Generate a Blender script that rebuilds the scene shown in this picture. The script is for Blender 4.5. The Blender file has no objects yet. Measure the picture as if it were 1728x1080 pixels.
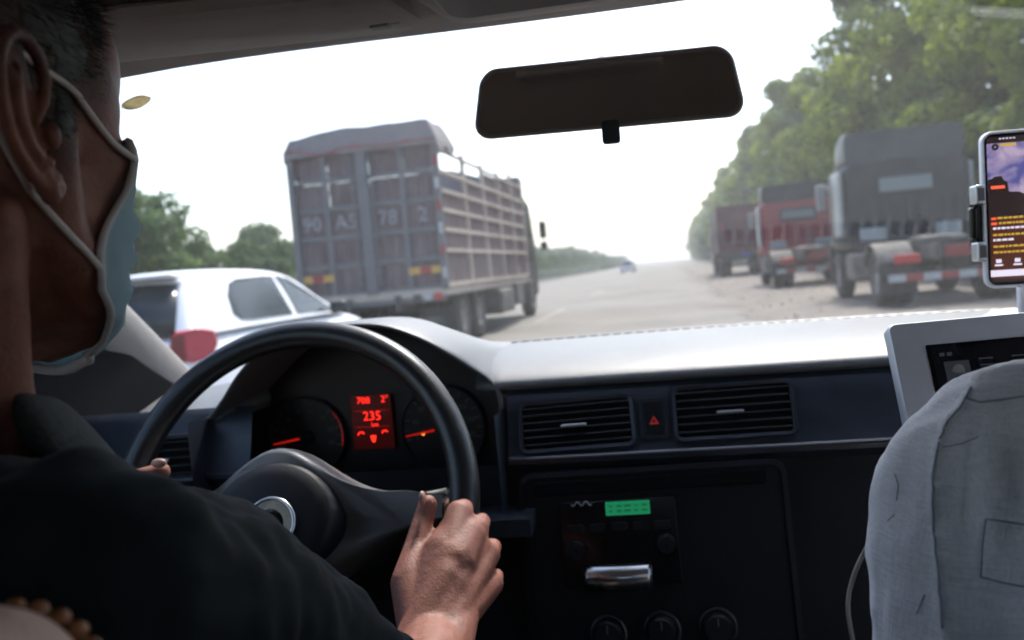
import bpy, bmesh, math, random
import numpy as np
from mathutils import Vector as V, Matrix as MX, noise as mnoise
from mathutils.bvhtree import BVHTree

rad = math.radians
scene = bpy.context.scene
col = scene.collection
random.seed(7); np.random.seed(7)

# ------------------------------------------------------------------ camera
FPX = 1500.0                      # focal length in pixels of a 1728 px wide frame
CAMPOS = V((0, 0, 1.2))
CROT = (MX.Rotation(rad(10.35), 3, 'Z') @ MX.Rotation(rad(90 - 3.05), 3, 'X') @ MX.Rotation(rad(-5), 3, 'Z'))
cd = bpy.data.cameras.new('camera'); cam = bpy.data.objects.new('camera', cd); col.objects.link(cam)
cam.matrix_world = MX.Translation(CAMPOS) @ CROT.to_4x4()
cd.sensor_width = 36; cd.lens = 36 * FPX / 1728
cd.clip_start = 0.02; cd.clip_end = 6000
cd.dof.use_dof = True; cd.dof.focus_distance = 0.62; cd.dof.aperture_fstop = 8.0
scene.camera = cam

# ------------------------------------------------------------------ sky, sun, exposure
SUN_EL, SUN_AZ = 56, 14
w = bpy.data.worlds.new('World'); scene.world = w; w.use_nodes = True
nt = w.node_tree; bg = nt.nodes['Background']
sky = nt.nodes.new('ShaderNodeTexSky'); sky.sky_type = 'NISHITA'; sky.sun_disc = False
sky.sun_elevation = rad(SUN_EL); sky.sun_rotation = rad(SUN_AZ)
sky.air_density = 1.0; sky.dust_density = 2.5; sky.ozone_density = 1.0
nt.links.new(sky.outputs[0], bg.inputs[0]); bg.inputs[1].default_value = 0.15
sl = bpy.data.lights.new('sun', 'SUN'); sl.energy = 2.2; sl.angle = rad(7); sl.color = (1, .97, .92)
so = bpy.data.objects.new('sun', sl); col.objects.link(so)
sv = V((math.sin(rad(SUN_AZ)) * math.cos(rad(SUN_EL)), math.cos(rad(SUN_AZ)) * math.cos(rad(SUN_EL)), math.sin(rad(SUN_EL))))
so.rotation_euler = sv.to_track_quat('Z', 'Y').to_euler(); so.location = (0, 20, 40)
vs = scene.view_settings
vs.view_transform = 'Standard'; vs.look = 'None'; vs.gamma = 1; vs.exposure = 1.4; vs.use_curve_mapping = False
cy = scene.cycles
cy.use_denoising = True; cy.max_bounces = 8; cy.diffuse_bounces = 4; cy.glossy_bounces = 3; cy.use_adaptive_sampling = True; cy.adaptive_threshold = .03
cy.transparent_max_bounces = 16; cy.volume_bounces = 0; cy.sample_clamp_indirect = 6
cy.caustics_reflective = False; cy.caustics_refractive = False

# ------------------------------------------------------------------ helpers
def ray(px, py): return CROT @ V(((px - 864) / FPX, (540 - py) / FPX, -1))
def at(px, py, Y):
    d = ray(px, py); return CAMPOS + d * (Y / d.y)
def onplane(px, py, p0, n, off=0.0):
    d = ray(px, py); t = (V(p0) - CAMPOS).dot(n) / d.dot(n); return CAMPOS + d * t + n * off

MATS = {}
def mat(name, c, rough=.6, metal=0.0, var=.0, vscale=8.0, bump=0.0, bscale=40.0, spec=.5, emit=None, estr=0, c2=None, trans=0.0, detail=4, coord='Object'):
    if name in MATS: return MATS[name]
    m = bpy.data.materials.new(name); m.use_nodes = True; t = m.node_tree; p = t.nodes['Principled BSDF']
    c = tuple(c) + (1,)
    p.inputs['Base Color'].default_value = c; p.inputs['Roughness'].default_value = rough
    p.inputs['Metallic'].default_value = metal; p.inputs['Specular IOR Level'].default_value = spec
    if trans: p.inputs['Transmission Weight'].default_value = trans
    tc = t.nodes.new('ShaderNodeTexCoord')
    if var or c2:
        n = t.nodes.new('ShaderNodeTexNoise'); n.inputs['Scale'].default_value = vscale; n.inputs['Detail'].default_value = detail
        n.inputs['Roughness'].default_value = .65
        t.links.new(tc.outputs[coord], n.inputs['Vector'])
        r = t.nodes.new('ShaderNodeValToRGB'); r.color_ramp.elements[0].position = .32; r.color_ramp.elements[1].position = .68
        if c2 is None:
            a = tuple(max(0, x * (1 - var)) for x in c[:3]) + (1,); b = tuple(min(1, x * (1 + var)) for x in c[:3]) + (1,)
        else: a = c; b = tuple(c2) + (1,)
        r.color_ramp.elements[0].color = a; r.color_ramp.elements[1].color = b
        t.links.new(n.outputs['Fac'], r.inputs['Fac']); t.links.new(r.outputs[0], p.inputs['Base Color'])
        rr = t.nodes.new('ShaderNodeMapRange'); rr.inputs[3].default_value = max(.02, rough - .08); rr.inputs[4].default_value = min(1, rough + .08)
        t.links.new(n.outputs['Fac'], rr.inputs[0]); t.links.new(rr.outputs[0], p.inputs['Roughness'])
    if bump:
        n2 = t.nodes.new('ShaderNodeTexNoise'); n2.inputs['Scale'].default_value = bscale; n2.inputs['Detail'].default_value = 5
        t.links.new(tc.outputs[coord], n2.inputs['Vector'])
        bn = t.nodes.new('ShaderNodeBump'); bn.inputs['Strength'].default_value = bump; bn.inputs['Distance'].default_value = .4 / bscale
        t.links.new(n2.outputs['Fac'], bn.inputs['Height']); t.links.new(bn.outputs[0], p.inputs['Normal'])
    if emit:
        p.inputs['Emission Color'].default_value = tuple(emit) + (1,); p.inputs['Emission Strength'].default_value = estr
    MATS[name] = m; return m

class MB:
    def __init__(s): s.v = []; s.f = []
    def add(s, vs, fs, mx=None):
        o = len(s.v)
        if mx is not None: vs = [mx @ V(p) for p in vs]
        s.v += [tuple(p) for p in vs]; s.f += [tuple(i + o for i in f) for f in fs]; return s
    def box(s, c, d, mx=None, rz=0, rx=0, ry=0):
        R = MX.Translation(V(c)) @ (MX.Rotation(rz, 4, 'Z') @ MX.Rotation(ry, 4, 'Y') @ MX.Rotation(rx, 4, 'X'))
        if mx is not None: R = mx @ R
        x, y, z = d[0] / 2, d[1] / 2, d[2] / 2
        vs = [(-x,-y,-z),(x,-y,-z),(x,y,-z),(-x,y,-z),(-x,-y,z),(x,-y,z),(x,y,z),(-x,y,z)]
        return s.add(vs, [(0,3,2,1),(4,5,6,7),(0,1,5,4),(1,2,6,5),(2,3,7,6),(3,0,4,7)], R)
    def bar(s, a, b, wd, ht, up=(0,0,1)):
        a = V(a); b = V(b); d = b - a; L = d.length; d.normalize(); u = V(up)
        x = d.cross(u)
        if x.length < 1e-4: x = d.cross(V((1,0,0)))
        x.normalize(); u = x.cross(d)
        mx = MX(((x.x,d.x,u.x,0),(x.y,d.y,u.y,0),(x.z,d.z,u.z,0),(0,0,0,1)))
        mx = MX.Translation((a + b) / 2) @ mx
        return s.box((0,0,0), (wd, L, ht), mx)
    def tube(s, pts, r, n=12, closed=False, cap=True, flat=1.0, up=None):
        pts = [V(p) for p in pts]; N = len(pts)
        rs = r if isinstance(r, (list, tuple)) else [r] * N
        vs = []; prev = None
        for i, p in enumerate(pts):
            if closed: t = pts[(i + 1) % N] - pts[i - 1]
            else: t = pts[min(i + 1, N - 1)] - pts[max(i - 1, 0)]
            t.normalize()
            if up is not None: a = V(up) - t * V(up).dot(t)
            elif prev is None: a = t.orthogonal()
            else: a = prev - t * prev.dot(t)
            a.normalize(); prev = a; b = t.cross(a)
            for k in range(n):
                th = 2 * math.pi * k / n; vs.append(p + (a * math.cos(th) * flat + b * math.sin(th)) * rs[i])
        fs = []
        for i in range(N if closed else N - 1):
            j = (i + 1) % N
            for k in range(n): fs.append((i*n+k, i*n+(k+1)%n, j*n+(k+1)%n, j*n+k))
        if cap and not closed: fs += [tuple(range(n))[::-1], tuple((N-1)*n + k for k in range(n))]
        return s.add(vs, fs)
    def lathe(s, prof, mx, n=32, a0=0, a1=2*math.pi):
        full = abs(a1 - a0 - 2*math.pi) < 1e-6; m = n if full else n + 1
        vs = []; fs = []
        for k in range(m):
            th = a0 + (a1 - a0) * k / n
            for (r, h) in prof: vs.append((r*math.cos(th), r*math.sin(th), h))
        P = len(prof)
        for k in range(n):
            k2 = (k + 1) % m
            for j in range(P - 1): fs.append((k*P+j, k2*P+j, k2*P+j+1, k*P+j+1))
        return s.add(vs, fs, mx)
    def prism(s, poly, d, mx=None):
        n = len(poly); vs = [(x, y, -d/2) for x, y in poly] + [(x, y, d/2) for x, y in poly]
        fs = [tuple(range(n))[::-1], tuple(range(n, 2*n))] + [(i, (i+1)%n, n+(i+1)%n, n+i) for i in range(n)]
        return s.add(vs, fs, mx)
    def loft(s, rings, closed=True, cap=True):
        n = len(rings[0]); vs = [p for r in rings for p in r]; fs = []
        for i in range(len(rings) - 1):
            for k in range(n if closed else n - 1): fs.append((i*n+k, i*n+(k+1)%n, (i+1)*n+(k+1)%n, (i+1)*n+k))
        if cap and closed: fs += [tuple(range(n))[::-1], tuple((len(rings)-1)*n + k for k in range(n))]
        return s.add(vs, fs)
    def ball(s, c, r, seg=14, mx=None):
        r = (r, r, r) if not isinstance(r, (tuple, list)) else r
        vs = [(0,0,-1)]; R = seg // 2
        for i in range(1, R):
            ph = -math.pi/2 + math.pi*i/R
            for k in range(seg):
                th = 2*math.pi*k/seg; vs.append((math.cos(ph)*math.cos(th), math.cos(ph)*math.sin(th), math.sin(ph)))
        vs.append((0,0,1)); fs = []
        for k in range(seg): fs.append((0, 1+(k+1)%seg, 1+k))
        for i in range(R - 2):
            for k in range(seg): a = 1+i*seg; b = a+seg; fs.append((a+k, a+(k+1)%seg, b+(k+1)%seg, b+k))
        L = len(vs)-1; a = 1+(R-2)*seg
        for k in range(seg): fs.append((a+k, a+(k+1)%seg, L))
        m4 = MX.Translation(V(c))
        if mx is not None: m4 = m4 @ mx.to_4x4()
        return s.add([(p[0]*r[0], p[1]*r[1], p[2]*r[2]) for p in vs], fs, m4)
    def chain(s, pts, rs, seg=12):
        pts = [V(p) for p in pts]
        for i in range(len(pts) - 1):
            a, b = pts[i], pts[i+1]; L = (b - a).length; rm = min(rs[i], rs[i+1]); n = max(1, int(L / (rm * .35)))
            for k in range(n + 1):
                if k == 0 and i > 0: continue
                t = k / n; s.ball(a.lerp(b, t), rs[i]*(1-t) + rs[i+1]*t, seg)
        return s
    def mesh(s, name='m'):
        me = bpy.data.meshes.new(name); me.from_pydata(s.v, [], s.f); me.update(); return me
    def build(s, name, m, parent=None, smooth=False, bevel=0, bseg=2, fix=True):
        me = s.mesh(name)
        if fix:
            b = bmesh.new(); b.from_mesh(me); bmesh.ops.recalc_face_normals(b, faces=b.faces); b.to_mesh(me); b.free()
        return obj(name, me, m, parent, smooth, bevel, bseg)

def obj(name, me, m, parent=None, smooth=False, bevel=0, bseg=2):
    o = bpy.data.objects.new(name, me); col.objects.link(o)
    if m is not None: me.materials.append(MATS[m] if isinstance(m, str) else m)
    if smooth:
        me.shade_smooth()
        if smooth != True:
            try: me.set_sharp_from_angle(angle=rad(smooth))
            except Exception: pass
    if bevel:
        b = o.modifiers.new('bevel', 'BEVEL'); b.width = bevel; b.segments = bseg; b.limit_method = 'ANGLE'; b.angle_limit = rad(35)
        me.shade_smooth(); 
        wn = o.modifiers.new('wn', 'WEIGHTED_NORMAL'); wn.keep_sharp = False
    if parent is not None:
        o.parent = parent
        if parent.get('worldbuilt'): o.matrix_parent_inverse = MX.Translation(-V(parent['worldbuilt']))
    return o
def tag(o, label, cat, group=None, kind=None):
    if label: o['label'] = label
    if cat: o['category'] = cat
    if group: o['group'] = group
    if kind: o['kind'] = kind
    return o
def thing(name, label, cat, loc=(0,0,0), rz=0, group=None, worldbuilt=False):
    o = bpy.data.objects.new(name, None); col.objects.link(o); o.empty_display_size = .2
    o.location = loc; o.rotation_euler = (0, 0, rz); tag(o, label, cat, group)
    if worldbuilt: o['worldbuilt'] = tuple(loc)
    return o
def copy_tree(o, parent=None):
    c = o.copy(); col.objects.link(c)
    if parent is not None: c.parent = parent
    for ch in list(o.children): copy_tree(ch, c)
    return c
def remesh(mb, vox, smooth=4, fac=.5):
    me = mb.mesh('tmp'); o = bpy.data.objects.new('tmp', me); col.objects.link(o)
    r = o.modifiers.new('r', 'REMESH'); r.mode = 'VOXEL'; r.voxel_size = vox; r.use_smooth_shade = True
    if smooth: sm = o.modifiers.new('s', 'SMOOTH'); sm.iterations = smooth; sm.factor = fac
    dg = bpy.context.evaluated_depsgraph_get(); e = o.evaluated_get(dg)
    out = bpy.data.meshes.new_from_object(e); bpy.data.objects.remove(o); bpy.data.meshes.remove(me)
    out.shade_smooth(); return out
def joinmesh(name, meshes):
    b = bmesh.new()
    for m in meshes: b.from_mesh(m)
    out = bpy.data.meshes.new(name); b.to_mesh(out); b.free(); out.shade_smooth()
    return out
def displace(me, amp, scale, seed=0, aniso=(1,1,1)):
    n = len(me.vertices); me.update()
    nor = [v.normal.copy() for v in me.vertices]
    for i, v in enumerate(me.vertices):
        p = V((v.co.x*scale*aniso[0]+seed, v.co.y*scale*aniso[1], v.co.z*scale*aniso[2]))
        v.co += nor[i] * (amp * mnoise.fractal(p, .9, 2.0, 3))
    me.update()
def text(s, size, name, m, parent, mx, extrude=.001, align='CENTER'):
    cu = bpy.data.curves.new('t', 'FONT'); cu.body = s; cu.size = size; cu.extrude = extrude; cu.align_x = align; cu.align_y = 'CENTER'; cu.resolution_u = 2
    o = bpy.data.objects.new('t', cu); col.objects.link(o)
    dg = bpy.context.evaluated_depsgraph_get(); me = bpy.data.meshes.new_from_object(o.evaluated_get(dg)); bpy.data.objects.remove(o)
    me.transform(mx); return obj(name, me, m, parent)
def frame(o, x, y):     # matrix with local X, Y, Z=X×Y at o
    x = V(x).normalized(); z = x.cross(V(y)).normalized(); y = z.cross(x)
    return MX(((x.x,y.x,z.x,o[0]),(x.y,y.y,z.y,o[1]),(x.z,y.z,z.z,o[2]),(0,0,0,1)))
def rrect(w, h, r, n=5):
    p = []
    for cx, cyy, a in ((w/2-r, h/2-r, 0), (-w/2+r, h/2-r, 90), (-w/2+r, -h/2+r, 180), (w/2-r, -h/2+r, 270)):
        for k in range(n + 1):
            t = rad(a + 90*k/n); p.append((cx + r*math.cos(t), cyy + r*math.sin(t)))
    return p
def quadframe(TL, TR, BL):    # frame + size from three corners
    TL, TR, BL = V(TL), V(TR), V(BL); w = (TR-TL).length; h = (TL-BL).length
    mx = frame((TR + BL) / 2, TR - TL, TL - BL); return mx, w, h
def lerp(a, b, t): return a + (b - a) * t
def smoothstep(a, b, x):
    t = min(1, max(0, (x - a) / (b - a))); return t*t*(3-2*t)
# ------------------------------------------------------------------ materials outside
mat('dirt', (.26,.22,.18), .95, var=.0, c2=(.42,.37,.31), vscale=.35, bump=.6, bscale=3, detail=8, coord='Object')
mat('road', (.115,.103,.089), .92, c2=(.20,.183,.16), vscale=.25, bump=.25, bscale=9, detail=8)
mat('shoulder', (.11,.093,.078), .95, c2=(.19,.162,.138), vscale=.6, bump=.7, bscale=5, detail=9)
mat('verge', (.10,.12,.05), .95, c2=(.16,.14,.08), vscale=.8, bump=.5, bscale=6)
mat('stone', (.30,.27,.24), .9, var=.3, vscale=9)
mat('line', (.27,.255,.235), .85, c2=(.19,.178,.162), vscale=2.5, detail=8)
mat('bark', (.10,.075,.05), .9, var=.4, vscale=6, bump=.6, bscale=20)
def leafmat(name, a, b, sc):
    m = mat(name, a, .65, c2=b, vscale=sc, spec=.3)
    t = m.node_tree; p = t.nodes['Principled BSDF']; out = t.nodes['Material Output']
    tr = t.nodes.new('ShaderNodeBsdfTranslucent'); mx = t.nodes.new('ShaderNodeMixShader'); mx.inputs[0].default_value = .48
    src = p.inputs['Base Color'].links[0].from_socket; t.links.new(src, tr.inputs[0])
    t.links.new(p.outputs[0], mx.inputs[1]); t.links.new(tr.outputs[0], mx.inputs[2]); t.links.new(mx.outputs[0], out.inputs[0])
leafmat('leaf', (.030,.075,.008), (.28,.33,.035), .8)
leafmat('leaf_olive', (.034,.08,.008), (.31,.36,.03), .8)
leafmat('leaf_hazy_blue', (.045,.09,.035), (.15,.21,.075), .5)  # bluish tone, on the left rows it stands in for haze
mat('galv', (.52,.53,.53), .6, .3, var=.2, vscale=4)
mat('rubber', (.025,.024,.023), .85, c2=(.07,.064,.058), vscale=6)
mat('rim_steel', (.28,.26,.24), .6, .3, var=.3, vscale=9)
mat('chassis', (.05,.048,.046), .8, c2=(.13,.12,.105), vscale=3.5, detail=8)
mat('truck_mauve', (.125,.085,.088), .75, c2=(.18,.145,.142), vscale=1.6, bump=.12, bscale=14, detail=8)
mat('truck_teal', (.135,.135,.14), .7, c2=(.185,.172,.17), vscale=2.2, detail=8)
mat('truck_sunlit_cream', (.50,.44,.37), .75, c2=(.36,.29,.25), vscale=2.0, detail=8)  # pale cream carries the sunlight painted onto truck sides
mat('tarp', (.19,.175,.185), .85, c2=(.26,.235,.235), vscale=1.5, bump=.5, bscale=5)
mat('white_mark', (.36,.36,.38), .7, c2=(.22,.21,.22), vscale=5)
mat('reflect_yellow', (.50,.30,.08), .5, var=.15)
mat('reflect_red', (.30,.05,.045), .5, var=.15)
mat('reflect_white', (.42,.42,.42), .5, var=.1)
mat('hem', (.36,.10,.11), .8, c2=(.25,.19,.19), vscale=5); mat('lamp_red', (.5,.03,.03), .3); mat('lamp_amber', (.6,.25,.03), .3); mat('lamp_clear', (.7,.75,.78), .25)
mat('dark_glass', (.03,.04,.045), .12, spec=.25)
mat('grey_glass', (.16,.18,.185), .25, spec=.6)
mat('cab_grey', (.014,.015,.017), .55, c2=(.036,.034,.033), vscale=1.8, detail=8)
mat('cab_light', (.34,.35,.35), .45, c2=(.28,.27,.26), vscale=2, detail=7)
mat('cab_red', (.34,.035,.045), .5, c2=(.27,.06,.065), vscale=1.5, detail=8)
mat('deflector', (.026,.029,.035), .45, c2=(.05,.05,.053), vscale=1.5)
mat('maroon', (.12,.035,.042), .65, c2=(.17,.075,.08), vscale=1.2, detail=8)
mat('plate_blue', (.03,.10,.42), .5)
mat('dusty', (.22,.195,.165), .9, c2=(.11,.098,.085), vscale=5, bump=.3, bscale=12)
mat('car_white', (.78,.79,.82), .28, var=.03, vscale=2, spec=.5)
mat('black_trim', (.02,.02,.022), .5, var=.2)
mat('tail_red', (.45,.008,.02), .15, c2=(.33,.006,.014), vscale=10); mat('tail_dark', (.14,.004,.010), .15, c2=(.20,.010,.02), vscale=18)

# ------------------------------------------------------------------ ground, road
def sheet(name, x0, x1, y0, y1, z, m, nx=2, ny=2, amp=0, sc=.3):
    mb = MB(); vs = []; fs = []
    for j in range(ny + 1):
        for i in range(nx + 1):
            x = lerp(x0, x1, i/nx); y = lerp(y0, y1, j/ny); h = 0
            if amp: h = amp * mnoise.fractal(V((x*sc, y*sc, 3.3)), .8, 2, 4)
            if name == 'road_shoulder' and i < 6: x += (1 - i/6)*(.9*mnoise.fractal(V((0, y*.35, 7)), .9, 2, 4) - .4); h = h*(i/6) - .022*(1 - i/6)
            vs.append((x, y, z + h))
    for j in range(ny):
        for i in range(nx): a = j*(nx+1)+i; fs.append((a, a+1, a+nx+2, a+nx+1))
    mb.add(vs, fs); o = mb.build(name, m, smooth=True, fix=False); o['kind'] = 'structure'; return o
sheet('ground', -900, 900, -300, 1500, -.02, 'dirt')
sheet('road', -12.2, 2.4, -40, 1400, 0.0, 'road')
sheet('road_shoulder', 1.7, 7.4, -20, 140, .03, 'shoulder', 40, 500, .028, .9)
sheet('far_road_shoulder', 2.4, 7.4, 140, 1400, .006, 'shoulder')
sheet('verge', 7.4, 40, -20, 500, .03, 'verge', 30, 120, .15, .3)
sheet('median_verge', -30, -12.35, -20, 700, .03, 'verge', 14, 120, .12, .3)
mb = MB(); mb.box((-12.28, 340, .06), (.16, 760, .16)); o = mb.build('kerb', 'stone', bevel=.02); o['kind'] = 'structure'
for i, X in enumerate((-11.7, -7.6, -3.15)):
    mb = MB()
    if i == 0: mb.box((X, 300, .006), (.15, 620, .004))
    else:
        for k in range(30): mb.box((X, 8 + k*15, .006), (.15, 6, .004))
    o = mb.build('lane_marking', 'line'); o['kind'] = 'structure'
# loose stones along the shoulder
mb = MB(); rnd = random.Random(5)
for k in range(900):
    y = 6 + 60 * rnd.random()**1.6; x = 1.2 + 5.8*rnd.random(); r = .012 + .035*rnd.random()**3
    mb.ball((x, y, .03 + r*.3), (r*1.2, r, r*.7), 6)
o = mb.build('gravel', 'stone', smooth=True, fix=False); tag(o, 'loose gravel and clods scattered over the dusty shoulder', 'gravel', kind='stuff')

# ------------------------------------------------------------------ vegetation
def crown_mesh(name, clumps, nleaf, lsz, m, seed):
    r = np.random.RandomState(seed); P = []
    w = np.array([c[3]*c[3] for c in clumps]); w = w / w.sum()
    idx = r.choice(len(clumps), nleaf, p=w)
    c = np.array(clumps)[idx]
    d = r.normal(size=(nleaf, 3)); d /= np.linalg.norm(d, axis=1)[:, None]
    rr = (.55 + .5 * r.rand(nleaf)**.6) * c[:, 3]
    pos = c[:, :3] + d * rr[:, None] * np.array([1, 1, .85])
    nor = d + r.normal(scale=.6, size=(nleaf, 3)); nor /= np.linalg.norm(nor, axis=1)[:, None]
    a = np.cross(nor, r.normal(size=(nleaf, 3))); a /= np.linalg.norm(a, axis=1)[:, None]; b = np.cross(nor, a)
    s = lsz * (.6 + .9 * r.rand(nleaf))[:, None]
    v = np.stack([pos - a*s, pos + b*s*.5 + nor*s*.15, pos + a*s, pos - b*s*.5 + nor*s*.15], 1).reshape(-1, 3)
    me = bpy.data.meshes.new(name); me.vertices.add(nleaf*4); me.vertices.foreach_set('co', v.ravel())
    me.loops.add(nleaf*4); me.loops.foreach_set('vertex_index', np.arange(nleaf*4)); me.polygons.add(nleaf)
    me.polygons.foreach_set('loop_start', np.arange(nleaf)*4); me.polygons.foreach_set('loop_total', np.full(nleaf, 4))
    me.update(); me.validate(); me.materials.append(MATS[m]); return me
def clumps_for(h, rx, base, n, seed, cr=(.9, 1.7)):
    r = random.Random(seed); out = []
    while len(out) < n:
        z = base + (h - base) * r.random(); t = (z - base) / (h - base)
        prof = math.sin(math.pi * min(1, .12 + .86 * t))**.6
        a = r.random() * 6.283; q = r.random()**.5
        out.append((math.cos(a)*rx*prof*q, math.sin(a)*rx*prof*q, z, (cr[0] + (cr[1]-cr[0])*r.random()) * (1 - .35*t)))
    return out
def trunk_mesh(h, r0, clumps, seed):
    r = random.Random(seed); mb = MB(); pts = [(0,0,-.2)]; x = y = 0
    for k in range(1, 8):
        x += r.uniform(-.12, .12); y += r.uniform(-.12, .12); pts.append((x, y, h*.8*k/7))
    mb.tube(pts, [r0*(1 - .85*k/7) for k in range(8)], 9)
    for c in clumps[:14]:
        i = max(1, min(6, int(c[2]/h*6*.75))); p = V(pts[i]); e = V(c[:3])
        mid = p.lerp(e, .5) + V((r.uniform(-.2,.2), r.uniform(-.2,.2), .1))
        mb.tube([p, mid, e], [r0*.32, r0*.2, r0*.06], 6)
    return mb
TREES = []
for k, (h, rx, base, n, lf, m, cr) in enumerate([(12.5, 3.0, 1.6, 44, 15000, 'leaf', (.9,1.6)), (11.0, 2.8, 1.2, 40, 14000, 'leaf_olive', (.8,1.5)), (13.5, 3.1, 2.0, 46, 15000, 'leaf', (.8,1.6)), (10.0, 2.7, .8, 38, 13000, 'leaf_hazy_blue', (.8,1.4))]):
    cl = clumps_for(h, rx, base, n, 11 + k, cr)
    TREES.append((crown_mesh('crown', cl, lf, .17, m, 21 + k), trunk_mesh(h, .2, cl, k).mesh('trunk')))
def plant_tree(name, kind, x, y, s, rz, label, group):
    t = thing(name, label, 'tree', (x, y, 0), rz, group); cm, tm = kind
    if not tm.materials: tm.materials.append(MATS['bark']); tm.shade_smooth()
    a = obj('trunk', tm, None, t); b = obj('crown', cm, None, t); t.scale = s; return t
rnd = random.Random(3); k = 0
y = 21.5
near = ['tall leafy tree behind the parked dark tractor unit', 'bright green tree rising behind the grey cab roof', 'leafy tree between the dark cab and the red cab', 'yellow-green tree above the red cab']
while y < 330:
    x = 9.3 + rnd.uniform(-.7, .9); s = rnd.uniform(.85, 1.08)
    lab = near[k-1] if 1 <= k < 5 else ('tall leafy tree at the right edge behind the phone' if k < 1 else 'roadside tree receding in the row beyond the parked trucks')
    plant_tree('roadside_tree', TREES[k % 4], x, y, (s*1.05, s*1.05, s), rnd.random()*6.28, lab, 'trees in the row along the right roadside')
    y += 4.3 + rnd.random()*1.4 + (y*.018); k += 1
y = 20
while y < 60:       # undergrowth behind the trucks
    plant_tree('roadside_shrub', TREES[3], 7.9 + rnd.uniform(-.2,.5), y, (.42,.42,.33 + .1*rnd.random()), rnd.random()*6, 'leafy shrub under the roadside trees behind the parked trucks', 'shrubs under the right roadside trees')['category'] = 'shrub'
    y += 2.6
# median planting on the left
BUSH = []
for k in range(3):
    cl = clumps_for(3.4, 1.5, .25, 22, 51 + k, (.5,.85)); BUSH.append((crown_mesh('crown', cl, 8000, .085, ('leaf_hazy_blue','leaf_hazy_blue','leaf_hazy_blue')[k], 61 + k), trunk_mesh(3.4, .08, cl, 5 + k).mesh('trunk')))  # all bluish: haze over the left rows put into leaf colour
y = 17.5; k = 0
while y < 300:
    big = k in (1, 2)
    s = 1.22 if big else rnd.uniform(.72, .92)
    lab = ('large rounded median tree next to the driver\'s mask' if k == 1 else 'large rounded median tree just above the white car roof') if big else 'small leafy tree in the median row behind the pale fence'
    x = -14.6 + rnd.uniform(-.5,.5)
    plant_tree('median_tree', BUSH[k % 3], x, y, (s*1.15, s*1.15, s), rnd.random()*6, lab, 'large rounded median trees' if big else 'small trees along the median')
    y += 2.7 + y*.012; k += 1
for k in range(34):     # second row, opposite carriageway
    s = rnd.uniform(.95, 1.25); yy = 30 + k*9
    plant_tree('distant_tree', BUSH[(k+1) % 3], -24 + rnd.uniform(-2,2), yy, (s*1.6, s*1.6, s*(1.15 + .001*yy)), rnd.random()*6, 'hazy tree of the far row across the other carriageway', 'far trees across the other carriageway')
# median fence
fen = thing('median_fence', 'pale metal fence with posts along the left road edge', 'fence', (-12.9, 20, 0))
mb = MB(); mb.box((0,0,.55), (.07,.05,1.1)); pm = mb.mesh('post'); pm.materials.append(MATS['galv'])
for k in range(60): o = bpy.data.objects.new('post', pm); col.objects.link(o); o.parent = fen; o.location = (0, -4 + k*2.5, 0)
for z in (.32, .98): mb = MB(); mb.box((-.035, 70, z), (.04, 150, .05)); mb.build('rail', 'galv', fen)

# ------------------------------------------------------------------ wheels
def truck_wheel(parent, x, y, r=.5, w_=.28, side=1, clean=False):
    mx = frame((x, y, r), (0, 1, 0), (0, 0, 1)) if side > 0 else frame((x, y, r), (0, -1, 0), (0, 0, 1))
    mb = MB(); h = w_/2
    mb.lathe([(r*.58,-h),(r*.9,-h),(r*.985,-h*.8),(r,-h*.4),(r,h*.4),(r*.985,h*.8),(r*.9,h),(r*.58,h),(r*.58,-h)], mx, 32)
    wh = mb.build('wheel', 'rubber', parent, smooth=50)
    mb = MB(); mb.lathe([(r*.57,-h*.9),(r*.57,h*.85),(r*.5,h*.75),(r*.42,h*.1),(r*.25,h*.15),(r*.2,h*.7),(0.001,h*.72)], mx, 24)
    o = mb.build('rim', 'rim_steel', wh, smooth=40); return wh

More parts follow.
